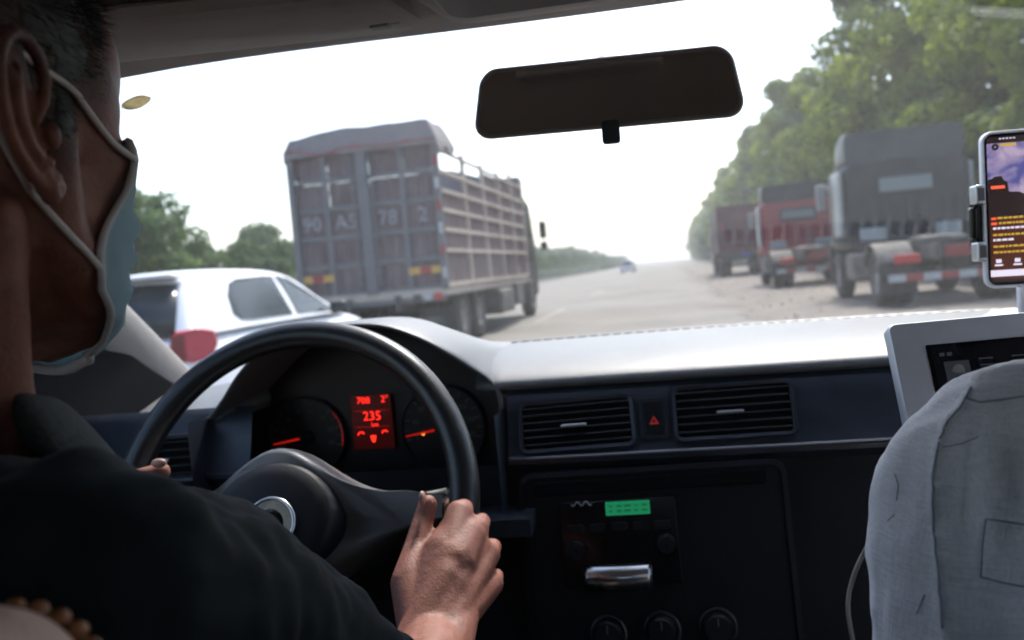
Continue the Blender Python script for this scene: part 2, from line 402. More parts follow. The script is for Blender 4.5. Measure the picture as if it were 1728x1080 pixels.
# ------------------------------------------------------------------ loaded stake-bed truck on the left
def stake_truck():
    T = thing('stake_bed_truck', 'large dusty mauve stake-bed truck with tarp, driving in the left lane', 'truck', (-4.83, 14.0, 0))
    W = 2.56; hw = W/2; z0, z1 = 1.06, 3.42; L = 8.4
    # rear frame posts and rails
    for x in (-hw+.04, 0, hw-.04):
        mb = MB(); mb.box((x, .02, (z0+z1)/2+.02), (.11 if x else .2, .1, z1-z0+.1)); mb.build('rear_post', 'truck_teal', T, bevel=.01)
    for x in (-.66, .66):
        mb = MB(); mb.box((x, .03, (z0+z1)/2), (.09, .07, z1-z0)); mb.build('door_stile', 'truck_teal', T, bevel=.01)
    rows = [z0, 1.55, 2.02, 2.5, 2.97, z1]
    for z in rows:
        for s in (-1, 1): mb = MB(); mb.box((s*.63, .045, z), (1.06, .06, .085)); mb.build('door_rail', 'truck_teal', T, bevel=.008)
    for i in range(5):
        for cx, wd in ((-.955,.50),(-.36,.50),(.36,.50),(.955,.50)):
            mb = MB(); za, zb = rows[i]+.05, rows[i+1]-.05
            pr = [(-wd/2,0),(-wd*.34,0),(-wd*.28,-.018),(-wd*.1,-.018),(-.02,0),(.02,0),(wd*.1,-.018),(wd*.28,-.018),(wd*.34,0),(wd/2,0)]
            rings = [[(cx+x, .062+d, za) for x, d in pr], [(cx+x, .062+d, zb) for x, d in pr]]
            mb.loft(rings, closed=False)
            mb.box((cx, .085, (za+zb)/2), (wd, .02, zb-za)); mb.build('panel', 'truck_mauve', T, fix=False)
    for s in (-1, 1):       # lock bars and hinges
        mb = MB(); mb.tube([(s*.16,-.05,z0+.1),(s*.16,-.05,z1-.1)], .018, 8)
        for z in (1.4, 2.0, 2.8): mb.box((s*.16,-.04,z), (.09,.03,.06))
        mb.build('lock_bar', 'truck_teal', T)
    # tarpaulin bulging on top
    rings = []
    for j in range(15):
        y = -.06 + 1.25*j/14; ring = []
        for i in range(21):
            u = i/20; x = (u-.5)*(W+.06); e = smoothstep(0,.05,u)*smoothstep(1,.95,u)
            top = (.21 + .08*smoothstep(0,.45,u) + .02*u) * e + .05*mnoise.noise(V((x*2, y*2.2, 1)))*e
            if j == 14: top *= .7
            ring.append((x, y, z1 + .05 + top))
        ring += [(hw+.03, y, z1-.1-.06*math.sin(y*9)), (hw-.02, y, z1-.05), (-hw+.02, y, z1-.05), (-hw-.03, y, z1-.12)]
        rings.append(ring)
    mb = MB(); mb.loft(rings); o = mb.build('tarpaulin', 'tarp', T, smooth=45)
    mb = MB()
    rr = random.Random(2); xs = [-hw + W*k/10 for k in range(11)]
    mb.tube([(x, -.075, z1+.02+.05*rr.uniform(-1,1)) for x in xs], .022, 6); mb.build('tarp_hem', 'hem', o, smooth=True)
    # side cages
    for s in (-1, 1):
        X = s*(hw-.03); m = 'truck_sunlit_cream' if s > 0 else 'truck_teal'  # light put into the colour: sunlit side cream, other side darker
        for k, y in enumerate((.05, 1.9, 3.55, 5.2, 6.8, L)):
            top = z1 + (.12 if k in (0,) else -.02 if k < 4 else .12)
            mb = MB(); mb.box((X, y, (z0+top)/2), (.07,.10,top-z0)); mb.build('side_post', m, T, bevel=.008)
        for z in (1.10, 1.66, 2.0, 2.32, 2.64, 2.95, 3.3):
            mb = MB(); mb.box((X+s*.012, L/2+.05, z), (.05, L-.1, .06 if z<3.2 else .05)); mb.build('side_rail', m, T)
        for i, (za, zb) in enumerate(((1.13,1.63),(1.69,1.97),(2.03,2.29),(2.35,2.61))):
            for k in range(5):
                ys = (.05,1.9,3.55,5.2,6.8,L); ya, yb = ys[k]+.06, ys[k+1]-.06
                mb = MB(); n = 9; pts = []
                for q in range(n*2+1): pts.append((X - s*.02 + s*(.012 if (q % 4) < 2 else -.012), lerp(ya, yb, q/(n*2))))
                mb.loft([[(x,y,za) for x,y in pts],[(x,y,zb) for x,y in pts]], closed=False); mb.box((X-s*.05,(ya+yb)/2,(za+zb)/2),(.02,yb-ya,zb-za))
                mb.build('side_panel', 'truck_mauve', T, fix=False)
        for k, (ya, yb, za, zb) in enumerate(((1.97,3.48,2.67,2.92),(3.62,5.13,2.67,3.26),(5.27,6.73,2.67,3.26),(6.87,8.33,2.67,3.26))):
            mb = MB(); mb.box((X-s*.04,(ya+yb)/2,(za+zb)/2),(.03,yb-ya,zb-za)); mb.build('side_panel', 'truck_mauve', T)
    mb = MB(); mb.box((0, L, 2.3), (W-.1, .08, 2.6)); mb.build('headboard', 'truck_mauve', T)
    # load cover, front half, seen through the bars
    rings = []
    for j in range(9):
        y = 4.4 + 3.9*j/8
        rings.append([(x, y, 3.1 + .38*math.cos(x*1.15) + .05*mnoise.noise(V((x*2,y,3)))) for x in [-1.15+2.3*i/10 for i in range(11)]] + [(1.15,y,2.6),(-1.15,y,2.6)])
    mb = MB(); mb.loft(rings); mb.build('load_cover', 'tarp', T, smooth=45)
    mb = MB(); mb.box((0, L/2, z0-.07), (W-.06, L, .13)); mb.build('bed', 'truck_sunlit_cream', T)
    for s in (-1,1): mb = MB(); mb.box((s*.42, L/2+.9, .86), (.09, L+1.9, .24)); mb.build('chassis_rail', 'chassis', T)
    # markings
    fx = lambda x, z: frame((x, -.012, z), (1,0,0), (0,0,1))
    for s_, x in (('90', -.955), ('A5', -.36), ('78', .36), ('2', .955)): text(s_, .34, 'painted_number', 'white_mark', T, frame((x, .036, 2.25 + .01), (1,0,0), (0,0,1)), .002)
    for x in (-.93, .93):
        for k, m in enumerate(('reflect_yellow','reflect_red','reflect_yellow')):
            mb = MB(); mb.box((x + (k-1)*.19, .0, 1.36), (.19,.012,.12)); mb.build('reflector_strip', m, T)
    for k in range(6):
        mb = MB(); mb.box((hw-.03, -.04, 1.3 + k*.36), (.06,.012,.17)); mb.build('reflector_strip', 'reflect_red' if k % 2 else 'reflect_white', T)
    # lamp board, bumper, plate
    mb = MB(); mb.box((0, .05, .92), (W-.1, .06, .16)); mb.build('lamp_board', 'truck_teal', T, bevel=.01)
    for x in (-1.1,-.92,-.74,.74,.92,1.1):
        mb = MB(); mb.box((x, .005, .92), (.13,.04,.11)); mb.build('tail_lamp', 'lamp_red' if abs(x) > 1 else 'reflect_white' if abs(x) > .8 else 'chassis', T, bevel=.01)
    mb = MB(); mb.box((0, .12, .52), (2.2,.1,.12)); mb.build('bumper', 'chassis', T, bevel=.01)
    for x in (-.95,.95): mb = MB(); mb.box((x,.5,.42), (.62,.015,.62)); mb.build('mudflap', 'rubber', T)
    for y in (1.5, 2.85):
        for s in (-1, 1):
            truck_wheel(T, s*1.02, y, .51, .27, s); truck_wheel(T, s*.72, y, .51, .25, s)
        mb = MB(); mb.tube([(-1,y,.51),(1,y,.51)], .09, 10); mb.build('axle', 'chassis', T)
    for s in (-1, 1): truck_wheel(T, s*1.03, 9.6, .51, .28, s)
    # side guard, tank, tool box
    for s in (-1, 1):
        mb = MB(); 
        mb.box((s*1.1, 4.9, .62), (.5, 1.5, .52)); mb.build('fuel_tank', 'chassis', T, bevel=.07, bseg=3)
        mb = MB(); mb.box((s*1.1, 6.7, .7), (.45, .9, .5)); mb.build('tool_box', 'chassis', T, bevel=.02)
        mb = MB(); mb.box((s*1.17, 8.75, .92), (.2, .8, .12)); mb.box((s*1.17, 8.4, .6), (.2,.06,.6)); mb.build('fender', 'chassis', T, bevel=.02)
    # cab
    yc = L+.35; hc = 1.16
    prof = [(yc,1.0),(yc,3.15),(yc+.5,3.2),(yc+1.45,3.0),(yc+1.95,2.0),(yc+2.05,1.2),(yc+2.0,.55),(yc+1.5,.5),(yc+1.45,.95),(yc+.5,.95)]
    mb = MB(); mb.prism([(a, b) for a, b in prof], 2*hc, MX(((0,0,1,0),(1,0,0,0),(0,1,0,0),(0,0,0,1)))); mb.build('cab', 'cab_grey', T, bevel=.06, bseg=3)
    for s in (-1,1): 
        mb = MB(); mb.prism([(yc+.35,2.15),(yc+.35,2.85),(yc+1.25,2.8),(yc+1.6,2.1)], .02, frame((s*(hc+.005),0,0),(0,1,0),(0,0,1))); mb.build('side_window', 'dark_glass', T)
        mb = MB(); mb.tube([(s*hc, yc+1.7, 2.6),(s*(hc+.28), yc+1.75, 2.55),(s*(hc+.28), yc+1.75, 1.75)], .018, 8)
        ar = mb.build('mirror_arm', 'black_trim', T, smooth=True)
        mb = MB(); mb.box((s*(hc+.28), yc+1.72, 2.3), (.2,.09,.46)); mb.box((s*(hc+.28), yc+1.72, 1.86), (.2,.09,.22)); mb.build('mirror', 'black_trim', ar, bevel=.03)
    mb = MB(); mb.prism([(yc+1.5,2.9),(yc+1.94,2.05),(yc+1.97,2.05),(yc+1.53,2.92)], 2.1, MX(((0,0,1,0),(1,0,0,0),(0,1,0,0),(0,0,0,1)))); mb.build('windscreen', 'dark_glass', T)
    return T
stake_truck()

# ------------------------------------------------------------------ parked tractor units and box truck
def tractor(name, label, loc, paint, roofm, rz=0, hi=2.72, tall=.62, tail=True):
    T = thing(name, label, 'truck', loc, rz, 'trucks parked on the right shoulder'); yc = 3.0; hw = 1.2
    # cab: rear wall ribs + shell
    sec = []
    for y, k in ((yc,.94),(yc+.12,1.0),(yc+1.5,1.0),(yc+1.95,.96),(yc+2.2,.9)):
        top = hi if y < yc+1.6 else hi - .28*(y - yc - 1.5)
        ring = []
        for a, b in rrect(2*hw*k, top-1.02, .16, 5): ring.append((a, y, (top+1.02)/2 + b))
        sec.append(ring)
    mb = MB(); mb.loft(sec); mb.build('cab', paint, T, smooth=40)
    for k in range(9):
        x = -.92 + 1.84*k/8
        mb = MB(); mb.box((x, yc-.012, 1.62), (.09,.03,.74)); mb.build('rear_rib', paint, T, bevel=.012)
    mb = MB(); mb.box((-.02, yc-.01, 2.26), (1.14,.05,.4)); wf = mb.build('window_frame', 'black_trim', T, bevel=.03)
    mb = MB(); mb.box((-.02, yc-.04, 2.26), (1.0,.02,.28)); mb.build('rear_window', 'grey_glass', T, bevel=.02)
    # roof deflector
    rings = []
    for y, h, k in ((yc+.05, tall, .97), (yc+.4, tall*1.0, 1.0), (yc+1.1, tall*.8, .96), (yc+1.9, tall*.25, .85)):
        rings.append([(a, y, hi-.04 + h/2 + b) for a, b in rrect(2*hw*k*.97, h, min(.15, h*.45), 4)])
    mb = MB(); mb.loft(rings); mb.build('roof_deflector', roofm, T, smooth=40)
    mb = MB(); mb.box((-.1, yc+.03, hi+.02), (.5,.05,.05)); mb.build('roof_vent', 'black_trim', T)
    for s in (-1, 1):
        rings = [[(s*(hw-.02) + s*o_, y, z) for y, z in ((yc+.1,1.2),(yc+.1,hi-.2),(yc+.8,hi-.2),(yc+.8,1.2))] for o_ in (0,.05)]
        mb = MB(); mb.box((s*(hw+.03), yc+.45, 1.95), (.08, .8, 1.3)); mb.build('side_fairing', 'cab_light', T, bevel=.05, bseg=3)
        mb = MB(); mb.box((s*(hw+.17), yc+1.6, 2.2), (.2,.1,.55)); mb.bar((s*hw,yc+1.6,2.4),(s*(hw+.2),yc+1.6,2.4),.04,.04); mb.build('mirror', 'cab_light' , T, bevel=.04)
        mb = MB(); mb.box((s*.42, 2.2, .92), (.09, 5.2, .26)); mb.build('chassis_rail', 'chassis', T)
        rear = truck_wheel(T, s*1.0, .95, .5, .27, s); truck_wheel(T, s*.7, .95, .5, .25, s)
        truck_wheel(T, s*1.02, 4.4, .5, .28, s)
        # rear mudguard
        mb = MB(); pr = [(.62*math.cos(t), .5+.62*math.sin(t)) for t in [rad(20+140*k/10) for k in range(11)]]
        rings = [[(s*.58, .95+a, b) for a, b in pr] + [(s*.58, .95+a*.95, .5+(b-.5)*.95) for a, b in pr[::-1]], [(s*1.2, .95+a, b) for a, b in pr] + [(s*1.2, .95+a*.95, .5+(b-.5)*.95) for a, b in pr[::-1]]]
        mb.loft(rings); mb.build('mudguard', 'dusty', T, smooth=50)
        mb = MB(); mb.box((s*.9, .25, .5), (.6,.02,.55)); mb.build('mudflap', 'rubber', T)
        mb = MB(); mb.box((s*1.0, 2.6, .68), (.5,.9,.55)); mb.build('fuel_tank', 'dusty', T, bevel=.1, bseg=3)
        mb = MB(); mb.box((s*.78, .1, .82), (.42,.06,.16)); mb.build('tail_lamp', 'lamp_red', T, bevel=.015)
        mb = MB(); mb.box((s*.7, yc-.08, 1.3), (.5,.1,.26)); mb.build('air_box', 'cab_light', T, bevel=.03)
    mb = MB(); mb.lathe([(.001,.05),(.25,.05),(.46,.02),(.48,-.05),(.001,-.05)], MX.Translation((0,1.1,1.14)), 28); mb.build('fifth_wheel', 'dusty', T, smooth=30)
    mb = MB(); mb.tube([(-1,.95,.5),(1,.95,.5)], .1, 10); mb.build('axle', 'chassis', T)
    mb = MB(); mb.box((0, .06, .5), (2.2,.06,.14)); bp = mb.build('bumper', 'chassis', T)
    for k in range(8):
        mb = MB(); mb.box((-.98 + .28*k, .022, .5), (.28,.012,.12)); mb.build('warning_strip', 'reflect_red' if k % 2 else 'reflect_white', bp)
    mb = MB(); mb.box((.12, .07, .9), (.62,.03,.2)); mb.build('number_plate', 'reflect_red', T)
    mb = MB(); pts = [(.2, yc, 1.6)] + [(.2+.12*math.sin(k*.9), yc-.2-.12*k, 1.5-.05*k+.1*math.cos(k)) for k in range(8)]
    mb.tube(pts, .025, 6); mb.build('air_hose', 'black_trim', T, smooth=True)
    for z in (.35, .7): 
        mb = MB(); mb.box((0, yc+2.25, z+.3), (2.3,.12,.3)); mb.build('front_bumper', paint, T, bevel=.03)
    return T
tractor('tractor_unit', 'dark grey tractor unit with no trailer, nearest of the parked trucks', (4.72, 15.9, .03), 'cab_grey', 'deflector', 0, 2.72, .68)
tractor('tractor_unit', 'red tractor unit parked between the dark cab and the maroon truck', (4.18, 27.2, .03), 'cab_red', 'deflector', rad(-.5), 2.70, .6)
def box_truck():
    T = thing('cargo_truck', 'maroon high-sided cargo truck, farthest of the parked trucks', 'truck', (3.66, 46, .03), 0, 'trucks parked on the right shoulder')
    W, z0, z1, L = 2.4, 1.2, 3.5, 7.0
    mb = MB(); mb.box((0, L/2, (z0+z1)/2), (W-.1, L, z1-z0)); mb.build('cargo_box', 'maroon', T)
    for x in (-1.17,-.4,.4,1.17): mb = MB(); mb.box((x, 0, (z0+z1)/2), (.1,.1,z1-z0+.1)); mb.build('rear_post', 'maroon', T)
    for z in (1.25,1.8,2.4,3.0,3.5): mb = MB(); mb.box((0, .01, z), (W,.08,.08)); mb.build('rear_rail', 'maroon', T)
    for s in (-1,1):
        for k in range(9): mb = MB(); mb.box((s*1.18, .3+k*.8, (z0+z1)/2), (.08,.09,z1-z0)); mb.build('side_post', 'truck_sunlit_cream' if s < 0 else 'maroon', T)  # pale left posts put the light on that side into the colour
        for y in (1.2, 2.4):
            truck_wheel(T, s*1.0, y, .5, .27, s); truck_wheel(T, s*.7, y, .5, .25, s)
        truck_wheel(T, s*1.0, 8.2, .5, .27, s)
        mb = MB(); mb.box((s*1.02,-.04,2.5),(.1,.02,.4)); mb.build('reflector_strip','reflect_red',T)
        mb = MB(); mb.box((s*.4, 4.5, .9), (.09, 8.6, .24)); mb.build('chassis_rail', 'chassis', T)
    mb = MB(); mb.box((0,.05,1.02),(2.3,.08,.2)); mb.build('lamp_board','chassis',T)
    mb = MB(); mb.box((.1,-.0,1.02),(.45,.02,.14)); mb.build('number_plate','plate_blue',T)
    mb = MB(); mb.box((0,.15,.55),(2.2,.1,.14)); mb.build('bumper','chassis',T)
    mb = MB(); mb.box((0, 8.2, 1.9), (2.3, 1.8, 2.0)); mb.build('cab', 'maroon', T, bevel=.12)
    return T
box_truck()

# ------------------------------------------------------------------ white hatchback
def hatchback(loc, rz, label, name='hatchback_car', plate='plate_blue'):
    T = thing(name, label, 'car', loc, rz)
    # stations: y, half width at sill/shoulder, shoulder z, bottom z
    def ringlow(y, hw, zs, zb, crown):
        r = []
        for a, b in ((-1,0),(-1.0,.35),(-.995,.62),(-.96,.86),(-.86,1.0),(-.5,1.0),(0,1.0),(.5,1.0),(.86,1.0),(.96,.86),(.995,.62),(1,.35),(1,0),(.9,-.04),(-.9,-.04)):
            z = zb + (zs-zb)*b + (crown*(1-a*a) if b >= 1 else 0); r.append((a*hw, y, z))
        return r
    st = [(0.0,.70,.86,.42,.0),(.05,.76,.90,.36,.01),(.25,.82,.93,.3,.02),(.8,.84,.95,.25,.02),(1.6,.845,.95,.22,.02),(2.5,.845,.945,.22,.02),(2.95,.84,.93,.24,.03),(3.35,.82,.86,.27,.06),(3.7,.76,.77,.32,.06),(3.88,.66,.66,.38,.03),(3.93,.5,.6,.42,.0)]
    mb = MB(); mb.loft([ringlow(*s) for s in st]); body = mb.build('body', 'car_white', T, smooth=50)
    sd = body.modifiers.new('sub','SUBSURF'); sd.levels = 1; sd.render_levels = 2
    # greenhouse: rings over x at y stations
    def gh(y, hb, zb, ht, zt):
        return [(-hb,y,zb),(-lerp(hb,ht,.5)-.005,y,lerp(zb,zt,.5)),(-ht-.012,y,zt-.06),(-ht+.05,y,zt-.01),(-ht*.5,y,zt+.02),(0,y,zt+.03),(ht*.5,y,zt+.02),(ht-.05,y,zt-.01),(ht+.012,y,zt-.06),(lerp(hb,ht,.5)+.005,y,lerp(zb,zt,.5)),(hb,y,zb)]
    gs = [(.10,.74,.92,.70,.98),(.22,.76,.93,.64,1.20),(.36,.785,.93,.60,1.385),(.5,.79,.93,.595,1.425),(1.0,.80,.94,.60,1.455),(1.7,.80,.94,.60,1.45),(2.1,.80,.94,.59,1.405),(2.5,.80,.94,.60,1.22),(2.95,.79,.93,.68,.96)]
    mb = MB(); mb.loft([gh(*g) for g in gs], closed=False); g = mb.build('roof', 'car_white', T, smooth=60)
    sd = g.modifiers.new('sub','SUBSURF'); sd.levels = 1; sd.render_levels = 2
    def P(y, t):   # right side window surface point
        ks = [a[0] for a in gs]; i = max(0, min(len(gs)-2, sum(k <= y for k in ks)-1)); u = (y-ks[i])/(ks[i+1]-ks[i])
        hb, zb, ht, zt = [lerp(gs[i][j], gs[i+1][j], u) for j in (1,2,3,4)]
        return (lerp(hb, ht+.012, t)+.012, y, lerp(zb, zt-.06, t))
    def pane(nm, poly, s):
        c = [P(*q) for q in poly]; mb = MB()
        out = [(s*x, y, z) for x, y, z in c]; inn = [(s*(x-.03), y, z) for x, y, z in c]
        n = len(out); mb.add(out + inn, [tuple(range(n)), tuple(range(n,2*n))[::-1]] + [(i,(i+1)%n,n+(i+1)%n,n+i) for i in range(n)])
        return mb.build(nm, 'dark_glass', T)
    for s in (-1, 1):
        pane('rear_side_window', [(.70,.28),(.74,.62),(.86,.86),(1.0,.92),(1.45,.96),(1.62,.95),(1.66,.10),(.95,.11),(.78,.15)], s)
        pane('front_side_window', [(1.76,.10),(1.72,.96),(1.95,.94),(2.2,.78),(2.5,.42),(2.62,.12)], s)
        mb = MB(); mb.box((s*.90, 2.45, 1.0), (.18,.10,.13)); mb.build('door_mirror', 'black_trim', T, bevel=.04, bseg=3)
        mb = MB()
        c = [(.60,-.012,.74),(.78,.05,.72),(.838,.22,.74),(.842,.30,.84),(.840,.29,.95),(.79,.12,.985),(.64,.03,.965)]
        out = [(s*x*1.012, y-.012, z) for x, y, z in c]; inn = [(s*x*.93, y+.06, z) for x, y, z in c]; n = 7
        mb.add(out+inn, [tuple(range(n)), tuple(range(n,2*n))] + [(i,(i+1)%n,n+(i+1)%n,n+i) for i in range(n)]); tl_ = mb.build('tail_lamp', 'tail_red', T, bevel=.055, bseg=5)
        mb = MB(); mb.prism([(s*.62,.76),(s*.76,.745),(s*.76,.955),(s*.66,.945)], .02, frame((0,-.0,0),(1,0,0),(0,0,1)) @ MX.Translation((0,0,.0))); mb.build('inner_lens', 'tail_dark', tl_, bevel=.006)  # darker red inner section of the lamp
        for y in (.75, 3.2):
            mxw = frame((s*.76, y, .3), (0, s, 0), (0,0,1)); mb = MB()
            mb.lathe([(.18,-.09),(.27,-.09),(.3,-.06),(.3,.06),(.27,.09),(.19,.09),(.18,.06)], mxw, 28); wh = mb.build('wheel', 'rubber', T, smooth=40)
            mb = MB(); mb.lathe([(.185,.06),(.17,.07),(.1,.05),(.03,.07),(.001,.07)], mxw, 20); mb.build('rim', 'rim_steel', wh, smooth=40)
        mb = MB(); mb.box((s*.853, 1.2, .80), (.02,.16,.03)); mb.build('door_handle', 'car_white', T, bevel=.008)
    # rear window + spoiler + plate + bumper
    rw = [[(-.62,.085,.965),(-.3,.06,.955),(0,.05,.95),(.3,.06,.955),(.62,.085,.965)], [(-.585,.19,1.16),(-.3,.165,1.16),(0,.155,1.16),(.3,.165,1.16),(.585,.19,1.16)], [(-.53,.31,1.345),(-.28,.29,1.355),(0,.28,1.36),(.28,.29,1.355),(.53,.31,1.345)]]
    mb = MB(); mb.loft(rw, closed=False); o = mb.build('rear_window', 'dark_glass', T, smooth=True); sm = o.modifiers.new('s','SOLIDIFY'); sm.thickness = .02
    mb = MB(); mb.box((0,.3,1.405),(1.12,.2,.03), rx=rad(-6)); mb.build('spoiler','car_white',T,bevel=.012)
    mb = MB(); mb.box((0,-.01,.48),(1.5,.14,.26)); mb.build('rear_bumper','car_white',T,bevel=.06,bseg=3)
    mb = MB(); mb.box((0,-.035,.74),(.46,.012,.15)); mb.build('number_plate',plate,T)
    mb = MB(); mb.tube([(0.02,.02,1.18),(-.3,-.005,1.0)], .008, 6); mb.build('rear_wiper','black_trim',T)
    return T
near_car = hatchback((-4.44, 6.2, 0), 0, 'white hatchback in the left lane close behind the stake-bed truck')
near_car.scale = (1.02, 1.16, 1.0)
hatchback((-4.9, 104, 0), 0, 'tiny white car far ahead near the end of the road', plate='reflect_white')
# ------------------------------------------------------------------ own car: materials
mat('pad', (.11,.112,.116), .48, var=.12, vscale=30, bump=.22, bscale=420, spec=.6)
mat('fascia', (.024,.030,.042), .33, var=.15, vscale=20, bump=.12, bscale=500, spec=.5)
mat('fascia_low', (.008,.009,.011), .55, var=.15, vscale=20, bump=.12, bscale=500, spec=.2)
mat('shade_and_trim_black', (.005,.005,.006), .8, spec=.12)  # near-black for painted recess shade, also plain black trim
mat('slat', (.008,.009,.011), .45, spec=.28)
mat('trim_highlight', (.34,.35,.37), .3, .4)  # pale trim tone, also used as the painted crease highlight
mat('satin', (.62,.64,.66), .28, .9)
mat('chrome', (.6,.61,.62), .22, 1.0)
mat('cream', (.55,.49,.36), .45, var=.08, vscale=60)
mat('gloss_black', (.006,.006,.007), .14, spec=.3)
mat('wheel_leather', (.018,.019,.020), .31, var=.2, vscale=40, bump=.3, bscale=600, spec=.5)
mat('hub_plastic', (.17,.17,.173), .36, var=.08, vscale=40, bump=.15, bscale=600)
mat('hub_pad', (.010,.011,.014), .5, spec=.3, bump=.2, bscale=600)
mat('headliner', (.40,.365,.345), .95, var=.06, vscale=30, bump=.3, bscale=700, spec=.2)
mat('visor', (.36,.33,.31), .85, var=.05, vscale=30, bump=.2, bscale=500, spec=.2)
mat('pillar', (.21,.195,.185), .6, var=.05, vscale=25, bump=.15, bscale=500)
mat('cabin_dark', (.05,.046,.043), .85, var=.2, vscale=12, bump=.2, bscale=200)
mat('seat', (.10,.085,.075), .85, var=.15, vscale=25, bump=.3, bscale=300)
mat('paint_body', (.45,.45,.46), .3)
mat('mirror_shell', (.22,.20,.19), .5, bump=.1, bscale=500)
mat('mirror_glass', (.55,.50,.47), .04, 1.0, var=.06, vscale=25)
mat('led_red', (.1,.0,.0), .5, emit=(1,.02,.01), estr=.9)
mat('led_red_dim', (.1,.0,.0), .5, emit=(1,.02,.01), estr=.16)
mat('led_amber', (.1,.03,.0), .5, emit=(1,.25,.03), estr=.9)
mat('led_panel', (.02,.002,.002), .3, emit=(1,.02,.01), estr=.008)
mat('dial', (.008,.008,.009), .35); mat('dial_mark', (.10,.105,.11), .5)
mat('lcd_green', (.01,.05,.03), .3, emit=(.02,.55,.22), estr=.13)
mat('lcd_green_dark', (.01,.04,.02), .3, emit=(.01,.28,.10), estr=.10)
mat('hazard_red', (.45,.03,.03), .45, emit=(1,.05,.03), estr=.05)
mat('white_plastic', (.86,.86,.87), .3, var=.03)
mat('cable', (.14,.13,.125), .5)
mat('tablet_frame', (.52,.54,.58), .38, .35, var=.04, vscale=40)
mat('tablet_screen', (.008,.010,.014), .12)
mat('ui_dim', (.02,.023,.03), .4, emit=(.35,.4,.5), estr=.014)
mat('ui_orange', (.08,.03,.01), .4, emit=(1,.35,.08), estr=.05)
mat('ui_face', (.03,.03,.03), .4, emit=(.5,.5,.52), estr=.025)
m_ = mat('dry_leaf', (.48,.41,.27), .8, c2=(.66,.60,.44), vscale=90); t_ = m_.node_tree; tr_ = t_.nodes.new('ShaderNodeBsdfTranslucent'); mx_ = t_.nodes.new('ShaderNodeMixShader'); mx_.inputs[0].default_value = .55
t_.links.new(t_.nodes['Principled BSDF'].inputs['Base Color'].links[0].from_socket, tr_.inputs[0]); t_.links.new(t_.nodes['Principled BSDF'].outputs[0], mx_.inputs[1]); t_.links.new(tr_.outputs[0], mx_.inputs[2]); t_.links.new(mx_.outputs[0], t_.nodes['Material Output'].inputs[0])

# windscreen: thin glass pane, inner face reflects, both let the view through with a little road dust
def glass(name, tint, refl, dust):
    m = bpy.data.materials.new(name); m.use_nodes = True; t = m.node_tree; t.nodes.clear()
    out = t.nodes.new('ShaderNodeOutputMaterial'); tr = t.nodes.new('ShaderNodeBsdfTransparent'); tr.inputs[0].default_value = tuple(tint) + (1,)
    last = tr.outputs[0]
    if dust:
        tl = t.nodes.new('ShaderNodeBsdfTranslucent'); tl.inputs[0].default_value = (.85,.84,.82,1)
        df = t.nodes.new('ShaderNodeBsdfDiffuse'); df.inputs[0].default_value = (.6,.58,.55,1)
        ad = t.nodes.new('ShaderNodeMixShader'); ad.inputs[0].default_value = .35; t.links.new(tl.outputs[0], ad.inputs[1]); t.links.new(df.outputs[0], ad.inputs[2])
        tc = t.nodes.new('ShaderNodeTexCoord'); n = t.nodes.new('ShaderNodeTexNoise'); n.inputs['Scale'].default_value = 5; n.inputs['Detail'].default_value = 9; n.inputs['Roughness'].default_value = .7
        mp = t.nodes.new('ShaderNodeMapping'); mp.inputs['Scale'].default_value = (1, 2.5, 2.5); mp.inputs['Rotation'].default_value = (0, 0, .5)
        t.links.new(tc.outputs['Object'], mp.inputs[0]); t.links.new(mp.outputs[0], n.inputs['Vector'])
        r = t.nodes.new('ShaderNodeMapRange'); r.inputs[1].default_value = .25; r.inputs[2].default_value = .8; r.inputs[3].default_value = dust*.5; r.inputs[4].default_value = dust*1.7
        t.links.new(n.outputs['Fac'], r.inputs[0])
        mx = t.nodes.new('ShaderNodeMixShader'); t.links.new(r.outputs[0], mx.inputs[0]); t.links.new(last, mx.inputs[1]); t.links.new(ad.outputs[0], mx.inputs[2]); last = mx.outputs[0]
    if refl:
        lw = t.nodes.new('ShaderNodeLayerWeight'); lw.inputs[0].default_value = .5
        # Schlick: r0 + (1-r0)*facing^5, both faces of the pane together
        pw = t.nodes.new('ShaderNodeMath'); pw.operation = 'POWER'; pw.inputs[1].default_value = 5; t.links.new(lw.outputs['Facing'], pw.inputs[0])
        ml = t.nodes.new('ShaderNodeMath'); ml.operation = 'MULTIPLY_ADD'; ml.inputs[1].default_value = 1.3*refl; ml.inputs[2].default_value = .08*refl; ml.use_clamp = True
        t.links.new(pw.outputs[0], ml.inputs[0])
        g = t.nodes.new('ShaderNodeBsdfGlossy'); g.inputs['Roughness'].default_value = .0; g.inputs[0].default_value = (1,1,1,1)
        mx = t.nodes.new('ShaderNodeMixShader'); t.links.new(ml.outputs[0], mx.inputs[0]); t.links.new(last, mx.inputs[1]); t.links.new(g.outputs[0], mx.inputs[2]); last = mx.outputs[0]
    t.links.new(last, out.inputs[0]); MATS[name] = m; return m
glass('windscreen_inner', (.98,.99,.985), .5, .006)
glass('windscreen_outer', (.97,.98,.975), 0, 0)
glass('side_glass', (.93,.95,.94), .5, 0)
glass('rear_glass', (.5,.5,.5), .5, 0)

CAR = thing('car', 'dark car cabin around the camera with dashboard, steering wheel and windscreen', 'car', (0, 0, 0))

